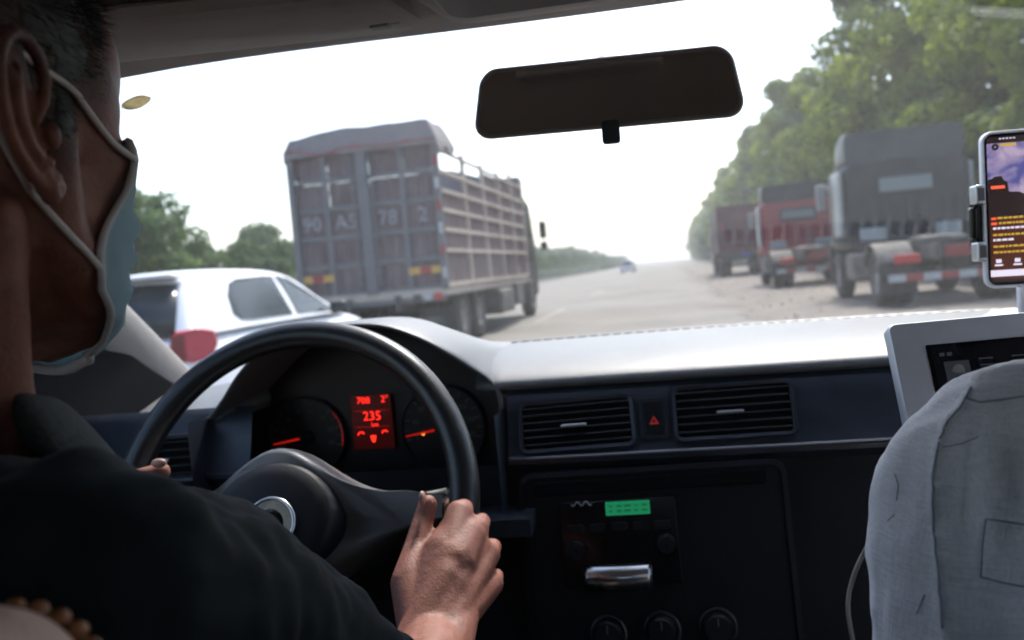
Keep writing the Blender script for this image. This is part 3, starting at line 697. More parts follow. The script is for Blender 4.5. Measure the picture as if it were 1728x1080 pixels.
# ---- windscreen
def ws(u, v, off=0):
    b = V((.835*u, 1.56 - .27*u*u, 1.078)); h = V((.67*u, .86 - .12*u*u, 1.446 - .028*u*u))
    p = b.lerp(h, v); p += V((0, .035, .05)) * (4*v*(1-v)) * .6
    return p + V((0, .42, .9)) * off
NU, NV = 28, 16
inner = [ws(-1 + 2*i/NU, j/NV) for j in range(NV+1) for i in range(NU+1)]
outer = [ws(-1 + 2*i/NU, j/NV, .005) for j in range(NV+1) for i in range(NU+1)]
fi = [(j*(NU+1)+i, j*(NU+1)+i+1, (j+1)*(NU+1)+i+1, (j+1)*(NU+1)+i) for j in range(NV) for i in range(NU)]
me = bpy.data.meshes.new('windscreen'); n0 = len(inner)
me.from_pydata([tuple(p) for p in inner + outer], [], fi + [tuple(k + n0 for k in f[::-1]) for f in fi]); me.update(); me.shade_smooth()
me.materials.append(MATS['windscreen_inner']); me.materials.append(MATS['windscreen_outer'])
for k, p in enumerate(me.polygons): p.material_index = 0 if k < len(fi) else 1
wsob = obj('windscreen', me, None, CAR)

# ---- dashboard pad
prof = [(1.60,1.060),(1.55,1.078),(1.48,1.086),(1.35,1.090),(1.2,1.092),(1.15,1.0905),(1.11,1.087),(1.08,1.0825),(1.06,1.077),(1.047,1.0715),(1.041,1.066),(1.0425,1.061),(1.06,1.056),(1.10,1.054)]
def box01(x, a, b, e): return smoothstep(a-e, a+e, x) * (1 - smoothstep(b-e, b+e, x))
mb = MB(); rings = []
NX = 90
for i in range(NX+1):
    X = -.79 + 1.58*i/NX; S = box01(X, -.55, -.255, .016); ring = []
    for (Y, z) in prof:
        yy = Y + .15*S*smoothstep(1.3, 1.04, Y) - .26*(X/.8)**2*smoothstep(1.2, 1.58, Y)
        zz = z - .02*smoothstep(.35, .8, abs(X))**2 * (1 if X > 0 else 1.6)
        if X < -.5: zz -= .035*smoothstep(-.54, -.66, X)*smoothstep(1.35, 1.04, Y)
        ring.append((X, yy, zz))
    rings.append(ring)
mb.loft(rings, closed=False)
dash = mb.build('dashboard', 'pad', CAR, smooth=True)
# defroster slots near the glass: solid dark blocks paint the shade inside
for k in range(66):
    X = -.60 + 1.18*k/65
    mb = MB(); Yc = 1.415 - .20*(X/.8)**2
    mb.box((X, Yc, 1.0858 - .02*smoothstep(.35,.8,abs(X))**2), (.0125, .020, .006)); mb.build('defroster_slot_shade', 'shade_and_trim_black', dash, bevel=.001, bseg=1)
for dy in (.016, -.016):
    mb = MB(); mb.tube([(X, 1.415 + dy*.95 - .20*(X/.8)**2, 1.0862 - .02*smoothstep(.35,.8,abs(X))**2) for X in [-.63+1.26*k/40 for k in range(41)]], .0028, 6); mb.build('defroster_trim', 'fascia', dash, smooth=True)

# ---- fascia below the pad
FP, FN = V((0, 1.045, 1.055)), V((0, -.949, .316)).normalized()
def F(px, py, off=0): return onplane(px, py, FP, FN, off)
def fpt(X, z, off=0): return V((X, 1.045 - (1.055 - z)*(.025/.075), z)) + FN*off
for (a, b) in ((-.205, .79), (-.79, -.535)):
    mb = MB(); rings = []
    for k in range(13):
        X = lerp(a, b, k/12); rings.append([fpt(X, 1.062, -.008), fpt(X, 1.05), fpt(X, 1.02), fpt(X, .985), fpt(X, .979, .004), fpt(X, .974, .002), fpt(X, .968, -.012)])
    mb.loft(rings, closed=False); mb.build('fascia_panel', 'fascia', CAR, smooth=40)
mb = MB(); mb.tube([fpt(-.203 + .99*k/20, .980 + .004*k/20, .004) for k in range(21)], .0017, 8); mb.build('crease_highlight', 'trim_highlight', CAR, smooth=True)  # pale tube stands in for the highlight along the crease

def vent(c4, nsl, tabx, name='air_vent', tabm='trim_highlight'):
    TL, TR, BR, BL = [F(*c) for c in c4]; mx, wv, hv = quadframe((TL+TL)/2, TR, BL)
    wv = ((TR-TL).length + (BR-BL).length)/2; hv = ((TL-BL).length + (TR-BR).length)/2
    mx = frame((TL+TR+BL+BR)/4, (TR-TL)+(BR-BL), (TL-BL)+(TR-BR))
    o = rrect(wv+.008, hv+.008, .009); i_ = rrect(wv-.002, hv-.002, .006)
    mb = MB(); n = len(o)
    rings = [[(x,y,-.001) for x,y in o], [(x,y,.005) for x,y in o], [(x*.985,y*.97,.0065) for x,y in o], [(x,y,.005) for x,y in i_], [(x,y,.0003) for x,y in i_]]
    mb.loft([[mx @ V(p) for p in r] for r in rings], cap=False); vt = mb.build(name, 'fascia', CAR, smooth=40)
    mb = MB(); mb.prism(i_, .0006, mx @ MX.Translation((0,0,.0008))); mb.build('vent_shade_plate', 'shade_and_trim_black', vt)  # flat dark plate stands in for the shaded depth of the vent
    for k in range(nsl):
        y = hv*(.5 - (k+.65)/(nsl+.3)); mb = MB(); mb.box((0, y, .0035), (wv-.003, .0028, .004), mx, rx=rad(-25)); mb.build('slat', 'slat', vt, bevel=.0006, bseg=1)
    mb = MB(); mb.box((tabx*wv, -.002, .0075), (.030, .0035, .004), mx); mb.build('vent_tab', tabm, vt, bevel=.001)
    return vt
vent(((880,686),(1064,669),(1068,748),(883,762)), 6, -.02, tabm='satin')
vent(((1139,658),(1335,645),(1338,728),(1142,742)), 6, -.03)
vent(((244,742),(348,736),(345,806),(240,814)), 5, -.2)
# hazard switch
TL, TR, BL = F(1084,677,.001), F(1121,674,.001), F(1086,737,.001); mx, wv, hv = quadframe(TL, TR, BL)
mb = MB(); mb.prism(rrect(wv+.007, hv+.007, .004), .004, mx); hz = mb.build('hazard_switch', 'fascia', CAR, bevel=.001)
mb = MB(); mb.prism(rrect(wv-.003, hv-.003, .003), .006, mx @ MX.Translation((0,0,.001))); mb.build('switch_button', 'slat', hz, bevel=.0015)
tri = lambda s: [(0, s), (-s*.95, -s*.65), (s*.95, -s*.65)]
mb = MB(); a = tri(.0058); b = tri(.0028)
mb.loft([[mx @ V((x,y-.004,.0044)) for x,y in a], [mx @ V((x,y-.004,.0044)) for x,y in b]], cap=False); mb.build('warning_triangle', 'hazard_red', hz, fix=False)

# ---- centre stack
SP, SN = V((0, 1.016, .975)), V((0, -.985, .17)).normalized()
def S(px, py, off=0): return onplane(px, py, SP, SN, off)
mb = MB()
for k in (0,): mb.loft([[ (X, 1.030, .972), (X, 1.0, .80), (X, .96, .55), (X, .96, .30)] for X in (-.21,.1,.3,.79)], closed=False)
mb.build('lower_dash', 'fascia_low', CAR, smooth=30)
mb = MB(); mb.loft([[ (X, 1.030, .972), (X, 1.0, .80), (X, .96, .55), (X, .96, .30)] for X in (-.79,-.6,-.21)], closed=False); mb.build('knee_panel', 'fascia_low', CAR, smooth=30)
TL, TR, BL = S(872,800,.0), S(1322,772,.0), S(905,1200,.0); mx, wv, hv = quadframe(TL, TR, BL)
o = rrect(wv, hv, .016); i_ = rrect(wv-.012, hv-.012, .012)
mb = MB(); mb.loft([[mx @ V((x,y,z)) for x,y in r] for r, z in ((o,-.004),(o,.004),(i_,.006),(i_,.001))], cap=False); cs = mb.build('center_stack', 'fascia_low', CAR, smooth=40)
mb = MB(); mb.prism(i_, .002, mx @ MX.Translation((0,0,.0))); mb.build('stack_panel', 'fascia_low', cs)
# storage slot
mx2, w2, h2 = quadframe(S(900,815,.004), S(1290,790,.004), S(903,838,.004))
mb = MB(); mb.prism(rrect(w2, h2, .004), .005, mx2); mb.build('storage_slot_shade', 'shade_and_trim_black', cs, bevel=.0015)  # solid dark plate, the shade of the slot is its colour
# radio
mx3, w3, h3 = quadframe(S(945,848,.004), S(1140,836,.004), S(955,990,.004))
mb = MB(); mb.prism(rrect(w3, h3, .004), .008, mx3); rd = mb.build('radio', 'gloss_black', CAR, bevel=.0015)
mxl, wl, hl = quadframe(S(1022,846,.0095), S(1096,842,.0095), S(1024,869,.0095))
mb = MB(); mb.prism(rrect(wl, hl, .001), .001, mxl); mb.build('radio_display', 'lcd_green', rd)
for j in range(2):
    for k in range(5):
        mb = MB(); mb.box((wl*(-.38 + .19*k), hl*(.18-.36*j), .0008), (wl*(.07+.04*((k*7+j*3) % 3)), hl*.16, .0006), mxl); mb.build('display_segment', 'lcd_green_dark', rd)
mb = MB(); pts = [S(965 + k*3.2, 850 + 4*math.sin(k*1.4) - k*.25, .0095) for k in range(12)]; mb.tube(pts, .0009, 5); mb.build('brand_script', 'trim_highlight', rd)
for k in range(5):
    mxk, wk, hk = quadframe(S(960 + 36*k, 885 - 2*k, .0095), S(986 + 36*k, 883.5 - 2*k, .0095), S(961 + 36*k, 899 - 2*k, .0095)); mb = MB(); mb.prism(rrect(wk, hk, .002), .003, mxk); mb.build('radio_button', 'slat', rd, bevel=.0008)
for (px, py) in ((975, 925), (1125, 915)):
    c = S(px, py, .006); mb = MB(); mb.lathe([(.001,.014),(.009,.014),(.0105,.012),(.011,0)], frame(c, (1,0,0), (0,.17,.985)), 24); mb.build('radio_knob', 'slat', rd, smooth=40)
# ashtray with a shiny face
mxa, wa, ha = quadframe(S(985,954,.008), S(1100,950,.008), S(988,994,.008))
rings = [[mxa @ V((wa*(-.5+u), y, .003 + .006*math.sin(math.pi*u))) for u in [k/14 for k in range(15)]] for y in (-ha/2, ha/2)]
mb = MB(); mb.loft(rings, closed=False); ash = mb.build('ashtray_cover', 'chrome', cs, smooth=True); ash.modifiers.new('s','SOLIDIFY').thickness = .002
mb = MB(); mb.ball(mxa @ V((-.001, -ha*.18, .009)), (.004,.002,.0025), 10); mb.build('cover_mark', 'gloss_black', cs, smooth=True)
for (px, py) in ((1028, 1068), (1118, 1062), (1212, 1056)):
    c = S(px, py, .004); fr = frame(c, (1,0,0), (0,.17,.985)); mb = MB(); mb.lathe([(.001,.016),(.014,.016),(.0165,.013),(.018,0)], fr, 28); kn = mb.build('climate_knob', 'slat', CAR, smooth=40)
    mb = MB(); mb.lathe([(.021,.0),(.021,.003),(.019,.004),(.0185,.0)], fr, 28); mb.build('knob_ring', 'fascia', kn, smooth=40)
    mb = MB(); mb.box((0,.008,.017), (.0016,.009,.0012), fr); mb.build('knob_pointer', 'dial_mark', kn)
# console + gear lever region and floor
mb = MB(); mb.box((-.01, .55, .42), (.24, .95, .36)); mb.build('center_console', 'fascia_low', CAR, bevel=.03, bseg=3)
mb = MB(); mb.tube([(0,.72,.6),(0,.70,.70)], .012, 10); mb.ball((0,.698,.725), (.024,.024,.03), 14); mb.build('gear_lever', 'gloss_black', CAR, smooth=True)
# charging cable hanging from the tablet
cpts = [at(1478,893,.82), at(1462,925,.82), at(1446,958,.815), at(1434,995,.81), at(1431,1030,.80), at(1438,1075,.79), at(1450,1130,.78), at(1475,1180,.76)]

# ---- instrument binnacle
arch = [(352,706),(376,672),(402,630),(440,590),(500,560),(570,547),(640,546),(700,563),(757,592),(800,619),(828,638),(845,660),(850,692)]
A = [at(px, py, .99 + .056*smoothstep(7.2, 10, k) + .05*smoothstep(2.5, 0, k)) for k, (px, py) in enumerate(arch)]
def arc_rs(pts, n):
    ls = [0]
    for a, b in zip(pts, pts[1:]): ls.append(ls[-1] + (b-a).length)
    out = []
    for k in range(n):
        d = ls[-1]*k/(n-1); i = max(0, min(len(pts)-2, sum(l <= d for l in ls)-1)); t = (d-ls[i])/(ls[i+1]-ls[i])
        p0 = pts[max(0,i-1)]; p1 = pts[i]; p2 = pts[i+1]; p3 = pts[min(len(pts)-1,i+2)]
        out.append(.5*((2*p1) + (-p0+p2)*t + (2*p0-5*p1+4*p2-p3)*t*t + (-p0+3*p1-3*p2+p3)*t**3))
    return out
A = arc_rs(A, 41); Ac = V((-.375, .99, 1.0))
def ringf(fy, fsc, dz, flat):
    out = []
    for p in A:
        q = Ac + (p - Ac)*fsc; z = q.z + dz; z = lerp(z, min(z, 1.086), flat); out.append(V((q.x, fy + (p.y-.99)*max(0, 1-(fy-.984)/.14), z)))
    return out
rings = [ringf(1.12, .93, 0, 0), ringf(1.05, .945, 0, 0), ringf(1.0, .962, 0, 0), ringf(.988, .972, 0, 0), ringf(.984, .985, 0, 0), ringf(.988, .998, 0, 0), ringf(1.0, 1.006, 0, 0), ringf(1.05, 1.008, 0, 0), ringf(1.12, 1.01, -.003, 0), ringf(1.22, 1.01, -.008, .25), ringf(1.33, 1.0, -.012, .65), ringf(1.44, .98, -.012, .97)]
mb = MB(); mb.loft(rings, closed=False); cowl = mb.build('instrument_cowl', 'pad', CAR, smooth=True)
# dark inner side walls down to the column
mb = MB()
for e in (0, -1):
    x = A[e].x; mb.loft([[V((x, .988, A[e].z+.003)), V((x, .988, .90))], [V((x*1.0, 1.13, A[e].z+.003)), V((x, 1.13, .90))]], closed=False)
mb.box((-.375, 1.04, .915), (.40,.16,.02)); mb.box((-.49, 1.22, .86), (.66, .03, .32)); mb.build('binnacle_wall_backing', 'fascia', CAR)  # rear box is an added blocker for the bright gap behind
cl_ = ringf(1.13, .945, 0, 0); mb = MB(); mb.prism([(p.x, p.z) for p in cl_] + [(cl_[-1].x+.002, .88), (cl_[0].x-.002, .88)], .014, frame((0, 1.135, 0), (1,0,0), (0,0,1))); clus = mb.build('instrument_cluster', 'dial', CAR)
CP, CN = V((0, 1.122, 1.0)), V((0,-1,0))
def K(px, py, off=0): return onplane(px, py, CP, CN, off)
def dial(c, rpx, nmax, step, a0, a1, nb, needle_a, rd_):
    c0 = K(*c, 0); r = (K(c[0]+rpx, c[1]) - c0).length; fr = frame(c0, (1,0,0), (0,0,1))
    mb = MB(); mb.lathe([(r*1.0,0),(r*1.0,.004),(r*.97,.005),(r*.955,.0)], fr, 48); g = mb.build('gauge', 'fascia', CAR, smooth=40)
    mb = MB(); mb.lathe([(.001,.0005),(r*.96,.0005)], fr, 40); mb.build('gauge_face', 'dial', g)
    for k in range(nmax+1):
        t = rad(lerp(a0, a1, k/nmax)); d = V((math.cos(t), math.sin(t), 0))
        mb = MB(); mb.bar(fr @ (d*r*.80 + V((0,0,.0012))), fr @ (d*r*.92 + V((0,0,.0012))), .0011 if k % 2 else .0016, .0006, (0,-1,0)); mb.build('tick', 'dial_mark', g)
        if k % step == 0: text(str(k*nb), r*.17, 'numeral', 'dial_mark', g, fr @ MX.Translation(d*r*.66 + V((0,0,.0012))), .0002)
    if rd_:
        mb = MB(); mb.lathe([(r*.93,.0013),(r*.955,.0013)], fr, 12, rad(a1), rad(a1+55)); mb.build('red_zone', 'led_red_dim', g)
    t = rad(needle_a); d = V((math.cos(t), math.sin(t), 0)); mb = MB()
    mb.tube([fr @ (d*r*.2 + V((0,0,.005))), fr @ (d*r*.9 + V((0,0,.0045)))], [.0016,.0008], 6); mb.build('needle', 'led_red_dim', g)
    mb = MB(); mb.lathe([(.001,.0075),(r*.13,.0075),(r*.16,.006),(r*.17,.0)], fr, 24); mb.build('needle_hub', 'slat', g, smooth=40)
    return g
dial((519,737), 64, 14, 2, 196, -16, 5, 189, True)
dial((748,722), 72, 14, 2, 196, -16, 20, 189, False)
TL, TR, BL = K(594,668,.001), K(661,664,.001), K(597,758,.001); mxd, wd, hd = quadframe(TL, TR, BL)
mb = MB(); mb.prism(rrect(wd, hd, .002), .002, mxd); dp = mb.build('driver_display', 'led_panel', CAR)
for s_, px, py, sz in (('708', 614, 676, .0125), ('2°', 650, 673, .0125), ('235', 629, 702, .017), ('km', 634, 716, .008)):
    text(s_, sz, 'display_text', 'led_red', dp, frame(K(px, py, .0025), mxd.col[0].xyz, mxd.col[1].xyz), .0001)
for (x0, x1, yy) in ((-.42,.42,.21),(-.42,.42,-.09)):
    mb = MB(); mb.box((0, hd*yy, .0014), (wd*.84, .0005, .0004), mxd); mb.build('display_rule', 'led_red_dim', dp)
mb = MB()
for (cx, cyy, r_) in ((-.30,-.24,.0042),(.30,-.22,.0036)):
    mb.tube([mxd @ V((wd*cx + r_*math.cos(rad(t)), hd*cyy + r_*math.sin(rad(t)), .0016)) for t in range(20, 200, 20)], .0009, 5)
mb.build('display_icon', 'led_red', dp)
mb = MB(); mb.prism([(-.004,.004),(.004,.004),(.0025,-.003),(0,-.006),(-.0025,-.003)], .0006, mxd @ MX.Translation((0, -hd*.31, .0014))); mb.build('display_icon', 'led_red', dp)
c = K(715, 731, .003); mb = MB(); mb.lathe([(.001,.0005),(.0022,.0005),(.0024,0)], frame(c, (1,0,0), (0,0,1)), 14); mb.build('warning_lamp', 'led_amber', CAR)

# ---- steering wheel
WT = rad(24); WC = V((-.403, .843, .982)); WX = V((1,0,0)); WY = V((0, math.sin(WT), math.cos(WT))); WF = frame(WC, WX, WY)
WR = .186
mb = MB(); pts = []; rr = []
for k in range(96):
    t = 2*math.pi*k/96; grip = 1 + .06*max(0, math.cos(2*(t - .0)))**4
    pts.append(WF @ V((WR*math.cos(t), WR*math.sin(t), 0))); rr.append(.0146*grip)
mb.tube(pts, rr, 20, closed=True); swr = mb.build('steering_wheel', 'wheel_leather', CAR, smooth=True)
up = []
for k in range(25):
    t = k/24; x = lerp(-.128, .128, t); y = .010 + .047*math.exp(-(x/.062)**2)*1.0; up.append((x, y))
dn = [(.128,-.03),(.08,-.06),(.04,-.09),(0,-.095),(-.04,-.09),(-.08,-.06),(-.128,-.03)]
out = [(-.165,.004)] + up + [(.165,.004),(.165,-.022)] + dn + [(-.165,-.022)]
def lift(x): return .032*math.exp(-(x/.085)**4)
rings = []
for sc, z in ((1.0,-.034),(.99,-.022),(.965,-.010),(.93,-.001),(.88,.005),(.82,.0065)):
    rings.append([WF @ V((x*(1 if abs(x) > .12 else sc), y*sc, z + lift(x))) for x, y in out])
n = len(out); mb = MB(); mb.loft(rings); mb.build('wheel_hub', 'hub_plastic', swr, smooth=45)
rp = .055
mb = MB(); mb.lathe([(rp*1.08,.0),(rp*1.06,.040),(rp*1.0,.0445),(rp*.8,.048),(rp*.4,.051),(.001,.052)], WF @ MX.Translation((.002,-.022,0)) @ MX.Diagonal((1.12,1,1,1)), 56); mb.build('airbag_cover', 'hub_pad', swr, smooth=45)
ef = WF @ MX.Translation((.007,-.026,.051))
mb = MB(); mb.lathe([(.0262,-.002),(.0268,.002),(.0258,.0042),(.0238,.0042),(.0228,.0025)], ef, 44); mb.build('emblem_ring', 'chrome', swr, smooth=True)
mb = MB(); mb.lathe([(.0145,.003),(.0232,.0026)], ef, 40); mb.build('emblem_band', 'cream', swr)
mb = MB(); mb.lathe([(.001,.0052),(.008,.0048),(.0132,.0034),(.0148,.001)], ef, 36); mb.build('emblem_center', 'gloss_black', swr, smooth=True)
for k in range(8):
    t = rad(22.5 + 45*k); mb = MB(); mb.lathe([(.001,.0004),(.0010,.0)], ef @ MX.Translation((.0188*math.cos(t), .0188*math.sin(t), .0028)), 8); mb.build('emblem_dot', 'gloss_black', swr)
mb = MB(); mb.bar(ef @ V((.003,.001,.006)), ef @ V((.0065,-.006,.0058)), .0022, .001); mb.build('emblem_glint', 'chrome', swr)  # chrome sliver modelled as the highlight on the black center
mb = MB(); mb.tube([WF @ V((0,-.02,-.01)), WF @ V((0,-.02,-.16)), WF @ V((0,-.02,-.30))], [.05,.058,.058], 20); mb.build('column_cover', 'fascia_low', CAR, smooth=40)
for s in (-1, 1):
    mb = MB(); mb.tube([WF @ V((s*.03,.0,-.06)), WF @ V((s*.11,.008,-.055)), WF @ V((s*.155,.012,-.05))], [.008,.007,.0085], 10); mb.build('stalk', 'slat', CAR, smooth=True)

# ---- rear-view mirror
mc = [at(805,116,.82), at(1237,79,.82), at(1250,191,.82), at(812,239,.82)]
mfr = frame((mc[0]+mc[1]+mc[2]+mc[3])/4, (mc[1]-mc[0])+(mc[2]-mc[3]), (mc[0]-mc[3])+(mc[1]-mc[2])) @ MX.Rotation(rad(2.5), 4, 'X'); wm = .237; hm = .063
o = [(x + (.006*(x/wm*2)*( -y/hm*2)), y) for x, y in rrect(wm, hm, .016, 8)]; 
rings = [[mfr @ V((x*.80,y*.6,-.030)) for x,y in o], [mfr @ V((x*.95,y*.9,-.018)) for x,y in o], [mfr @ V((x,y,-.004)) for x,y in o], [mfr @ V((x*.998,y*.995,.002)) for x,y in o], [mfr @ V((x*.985,y*.95,.004)) for x,y in o], [mfr @ V((x*.968,y*.88,.003)) for x,y in o], [mfr @ V((x*.965,y*.87,.0005)) for x,y in o]]
mb = MB(); mb.loft(rings); rvm = mb.build('rear_view_mirror', 'mirror_shell', CAR, smooth=50)
mb = MB(); mb.prism([(x*.964, y*.868) for x,y in o], .001, mfr @ MX.Translation((0,0,.0014))); mb.build('mirror_glass', 'mirror_glass', rvm)
mxt, wt, ht = quadframe(at(1014,205,.819), at(1044,202,.819), at(1018,244,.819)); mb = MB(); mb.prism(rrect(wt, ht, .003), .008, mxt); mb.build('dimming_tab', 'fascia', rvm, bevel=.001)
mb = MB(); b0 = mfr @ V((0,.005,-.02)); b1 = ws(-.07,.86); mb.tube([b0, b0.lerp(b1,.5)+V((0,.0,.0)), b1], [.011,.008,.016], 12); mb.build('mirror_stem', 'mirror_shell', rvm, smooth=True)

# ---- roof lining, header, visors
rings = []
for j in range(20):
    t = j/19; y = lerp(.875, -1.05, t); ring = []
    for i in range(25):
        u = -1 + 2*i/24; hx = lerp(.69, .63, smoothstep(0,.5,t))
        yy = y - .125*u*u*(1-t)
        z = 1.4355 - .013*u*u + .04*smoothstep(0,.25,t) - .10*smoothstep(.7,1,t) - .05*abs(u)**5
        if j == 0: z += .006
        ring.append((hx*u, yy, z))
    rings.append(ring)
mb = MB(); mb.loft(rings, closed=False); rl = mb.build('roof_lining', 'headliner', CAR, smooth=True)
def visor_at(x0, x1, name='sun_visor', flip=False):
    mb = MB(); o = rrect(x1-x0, .155, .03, 6)
    cx = (x0+x1)/2
    def pt(x, y, z):
        X = cx + x; u = X/.67; Yh = .855 - .12*u*u
        return V((X, Yh - .095 + y, 1.447 - .016*u*u + z - (.0775-y)*.10))
    rings = [[pt(x*.97,y*.93,-.012) for x,y in o], [pt(x,y,-.007) for x,y in o], [pt(x,y,.002) for x,y in o], [pt(x*.97,y*.93,.006) for x,y in o]]
    mb.loft(rings); return mb.build(name, 'visor', CAR, smooth=50)
v1 = visor_at(-.66, -.205); v2 = visor_at(-.185, .30)
c = at(634, 20, .77); mb = MB(); mb.tube([c + V((-.045,0,.004)), c + V((-.02,0,-.006)), c + V((.02,0,-.008)), c + V((.03,0,.004))], [.004,.0055,.0055,.004], 10); mb.build('visor_clip', 'visor', v1, smooth=True)
mb = MB(); mb.box(c + V((.003,0,-.012)), (.018,.012,.006)); mb.build('clip_hook', 'pillar', v1, bevel=.002)
c = at(915, -32, .62); mb = MB(); mb.prism(rrect(.16, .11, .02), .016, frame(c + V((0,0,.006)), (1,0,0), (0,1,-.03))); mb.build('map_light', 'pillar', CAR, bevel=.005)
# ---- A pillars
for s in (-1, 1):
    p0 = V((s*.872, 1.50, .985)); p1 = V((s*.690, .70, 1.40)); rings = []
    d = (p1-p0).normalized(); nrm = V((-s*.72, -.45, .1)); a = (nrm - d*nrm.dot(d)).normalized(); b = d.cross(a)
    for k in range(12):
        t = k/11; c = p0.lerp(p1, t) + V((s*.012, 0, .014))*math.sin(math.pi*t); wd_ = lerp(.052, .038, t)
        rings.append([c + b*(wd_*math.cos(rad(q)))*s + a*(.022*math.sin(rad(q))) for q in range(0, 360, 20)])
    mb = MB(); mb.loft(rings); mb.build('windscreen_pillar', 'pillar', CAR, smooth=60)
    mb = MB(); mb.tube([ws(s*1.0, v) for v in [k/14 for k in range(15)]], .007, 8); mb.build('pillar_seal', 'shade_and_trim_black', CAR, smooth=True)
    # door mirror triangle, door panel, sill, side glass, B pillar
    mb = MB(); mb.prism([(.80,.93),(.86,1.19),(1.0,1.235),(1.22,1.12),(1.46,.99),(1.46,.93)], .03, frame((s*.815,0,0),(0,1,0),(0,0,1))); mb.build('mirror_triangle', 'shade_and_trim_black', CAR, bevel=.006)
    pass
    mb = MB(); mb.box((s*.80, .2, .62), (.06, 2.6, .70)); mb.build('door_panel', 'cabin_dark', CAR, bevel=.02)
    mb = MB(); mb.loft([[(s*.80, y, .97), (s*.655, y - .0, 1.385)] for y in (.82, .4, 0, -.7)], closed=False); mb.build('side_window', 'side_glass', CAR)
    mb = MB(); mb.tube([(s*.80,.02,.9),(s*.73,.0,1.2),(s*.64,-.03,1.41)], .05, 10, flat=1); mb.build('center_pillar', 'pillar', CAR, smooth=True)
    mb = MB(); mb.tube([(s*.80,-.9,.9),(s*.72,-.82,1.2),(s*.62,-.7,1.40)], .06, 10); mb.build('rear_pillar', 'headliner', CAR, smooth=True)
    mb = MB(); mb.loft([[(s*.60, y, 1.40), (s*.66, y, 1.375), (s*.70, y, 1.40)] for y in (.75, 0, -.9)], closed=False); mb.build('roof_rail', 'headliner', CAR, smooth=True)
# ---- shell, floor, rear
mb = MB(); mb.box((0, .3, .24), (1.62, 2.9, .04)); mb.build('floor', 'cabin_dark', CAR)
mb = MB(); mb.box((0, 1.66, .64), (1.64, .03, .82)); mb.build('firewall', 'cabin_dark', CAR)
mb = MB(); mb.box((0, -1.18, .68), (1.62, .04, .90)); mb.box((0, -.98, 1.08), (1.5, .4, .04)); mb.build('parcel_shelf', 'cabin_dark', CAR)
mb = MB(); mb.loft([[(-.74,-1.2,1.1),(.74,-1.2,1.1)],[(-.62,-.98,1.37),(.62,-.98,1.37)]], closed=False); mb.build('rear_window', 'rear_glass', CAR)
mb = MB(); mb.box((0, -.85, .72), (1.42, .2, .72), rx=rad(12)); mb.box((0,-.5,.40), (1.42,.55,.2)); mb.build('rear_seat', 'seat', CAR, bevel=.06, bseg=3)
mb = MB(); rings = []
for j in range(10):
    y = 1.57 + 1.0*j/9; rings.append([(x, y - .20*(x/.8)**2, 1.03 - .16*(j/9)**1.6 - .06*(x/.8)**2 - .02) for x in [-.8+1.6*i/12 for i in range(13)]])
mb.loft(rings, closed=False); mb.build('bonnet', 'paint_body', CAR, smooth=True)
mb = MB(); mb.box((0, -.22, 1.515), (1.24, 1.96, .02)); mb.build('roof_skin', 'paint_body', CAR, bevel=.008)
for s in (-1, 1):
    mb = MB(); mb.box((s*.84, .4, .55), (.02, 3.9, .62)); mb.build('outer_panel', 'paint_body', CAR, bevel=.01)
    for y in (1.95, -.75):
        mb = MB(); mb.lathe([(.19,-.1),(.27,-.1),(.31,-.06),(.31,.06),(.27,.1),(.19,.1)], frame((s*.72, y, .31), (0,s,0), (0,0,1)), 24); wh = mb.build('wheel', 'rubber', CAR, smooth=40)
for sx in (-.385, .385):
    st = MB(); st.box((sx, -.02, .84), (.46, .14, .56), rx=rad(14)); sb = st.build('seat_back', 'seat', CAR, bevel=.05, bseg=4)
    mb = MB(); mb.box((sx, .27, .45), (.48,.52,.16)); mb.build('seat_cushion', 'seat', CAR, bevel=.05, bseg=3)
    mb = MB(); mb.box((sx, -.10, 1.235), (.26,.09,.17), rx=rad(10)); hr = mb.build('headrest', 'seat', CAR, bevel=.04, bseg=4)
    for q in (-.05,.05): mb = MB(); mb.tube([(sx+q,-.08,1.05),(sx+q,-.09,1.2)], .006, 8); mb.build('headrest_post', 'satin', hr)

# ------------------------------------------------------------------ loose things in the car
# leaf stuck to the windscreen
d = ray(228, 181); best = None
bv = BVHTree.FromPolygons([tuple(p) for p in inner], fi); hit = bv.ray_cast(CAMPOS, d.normalized())
lf = hit[0]; ln = hit[1] if hit[1].dot(d) > 0 else -hit[1]
lf = lf + V((0,.42,.9)).normalized()*.008
fr = frame(lf, (1,.0,.1), V((0,-.75,.5)))
mb = MB(); rings = []
for k in range(9):
    t = k/8; x = lerp(-.017, .017, t); wv = .0085*math.sin(math.pi*t)**.7 + .0004
    rings.append([fr @ V((x, wv, .003*math.sin(t*5)+.003)), fr @ V((x, wv*.4, .001)), fr @ V((x, 0, .0)), fr @ V((x, -wv*.5, .001)), fr @ V((x, -wv, .002+.003*math.cos(t*4)))])
mb.loft(rings, closed=False); o = mb.build('fallen_leaf', 'dry_leaf', smooth=True); o.modifiers.new('s','SOLIDIFY').thickness = .0004
tag(o, 'small dry yellow-brown leaf stuck on the windscreen near the driver', 'leaf')

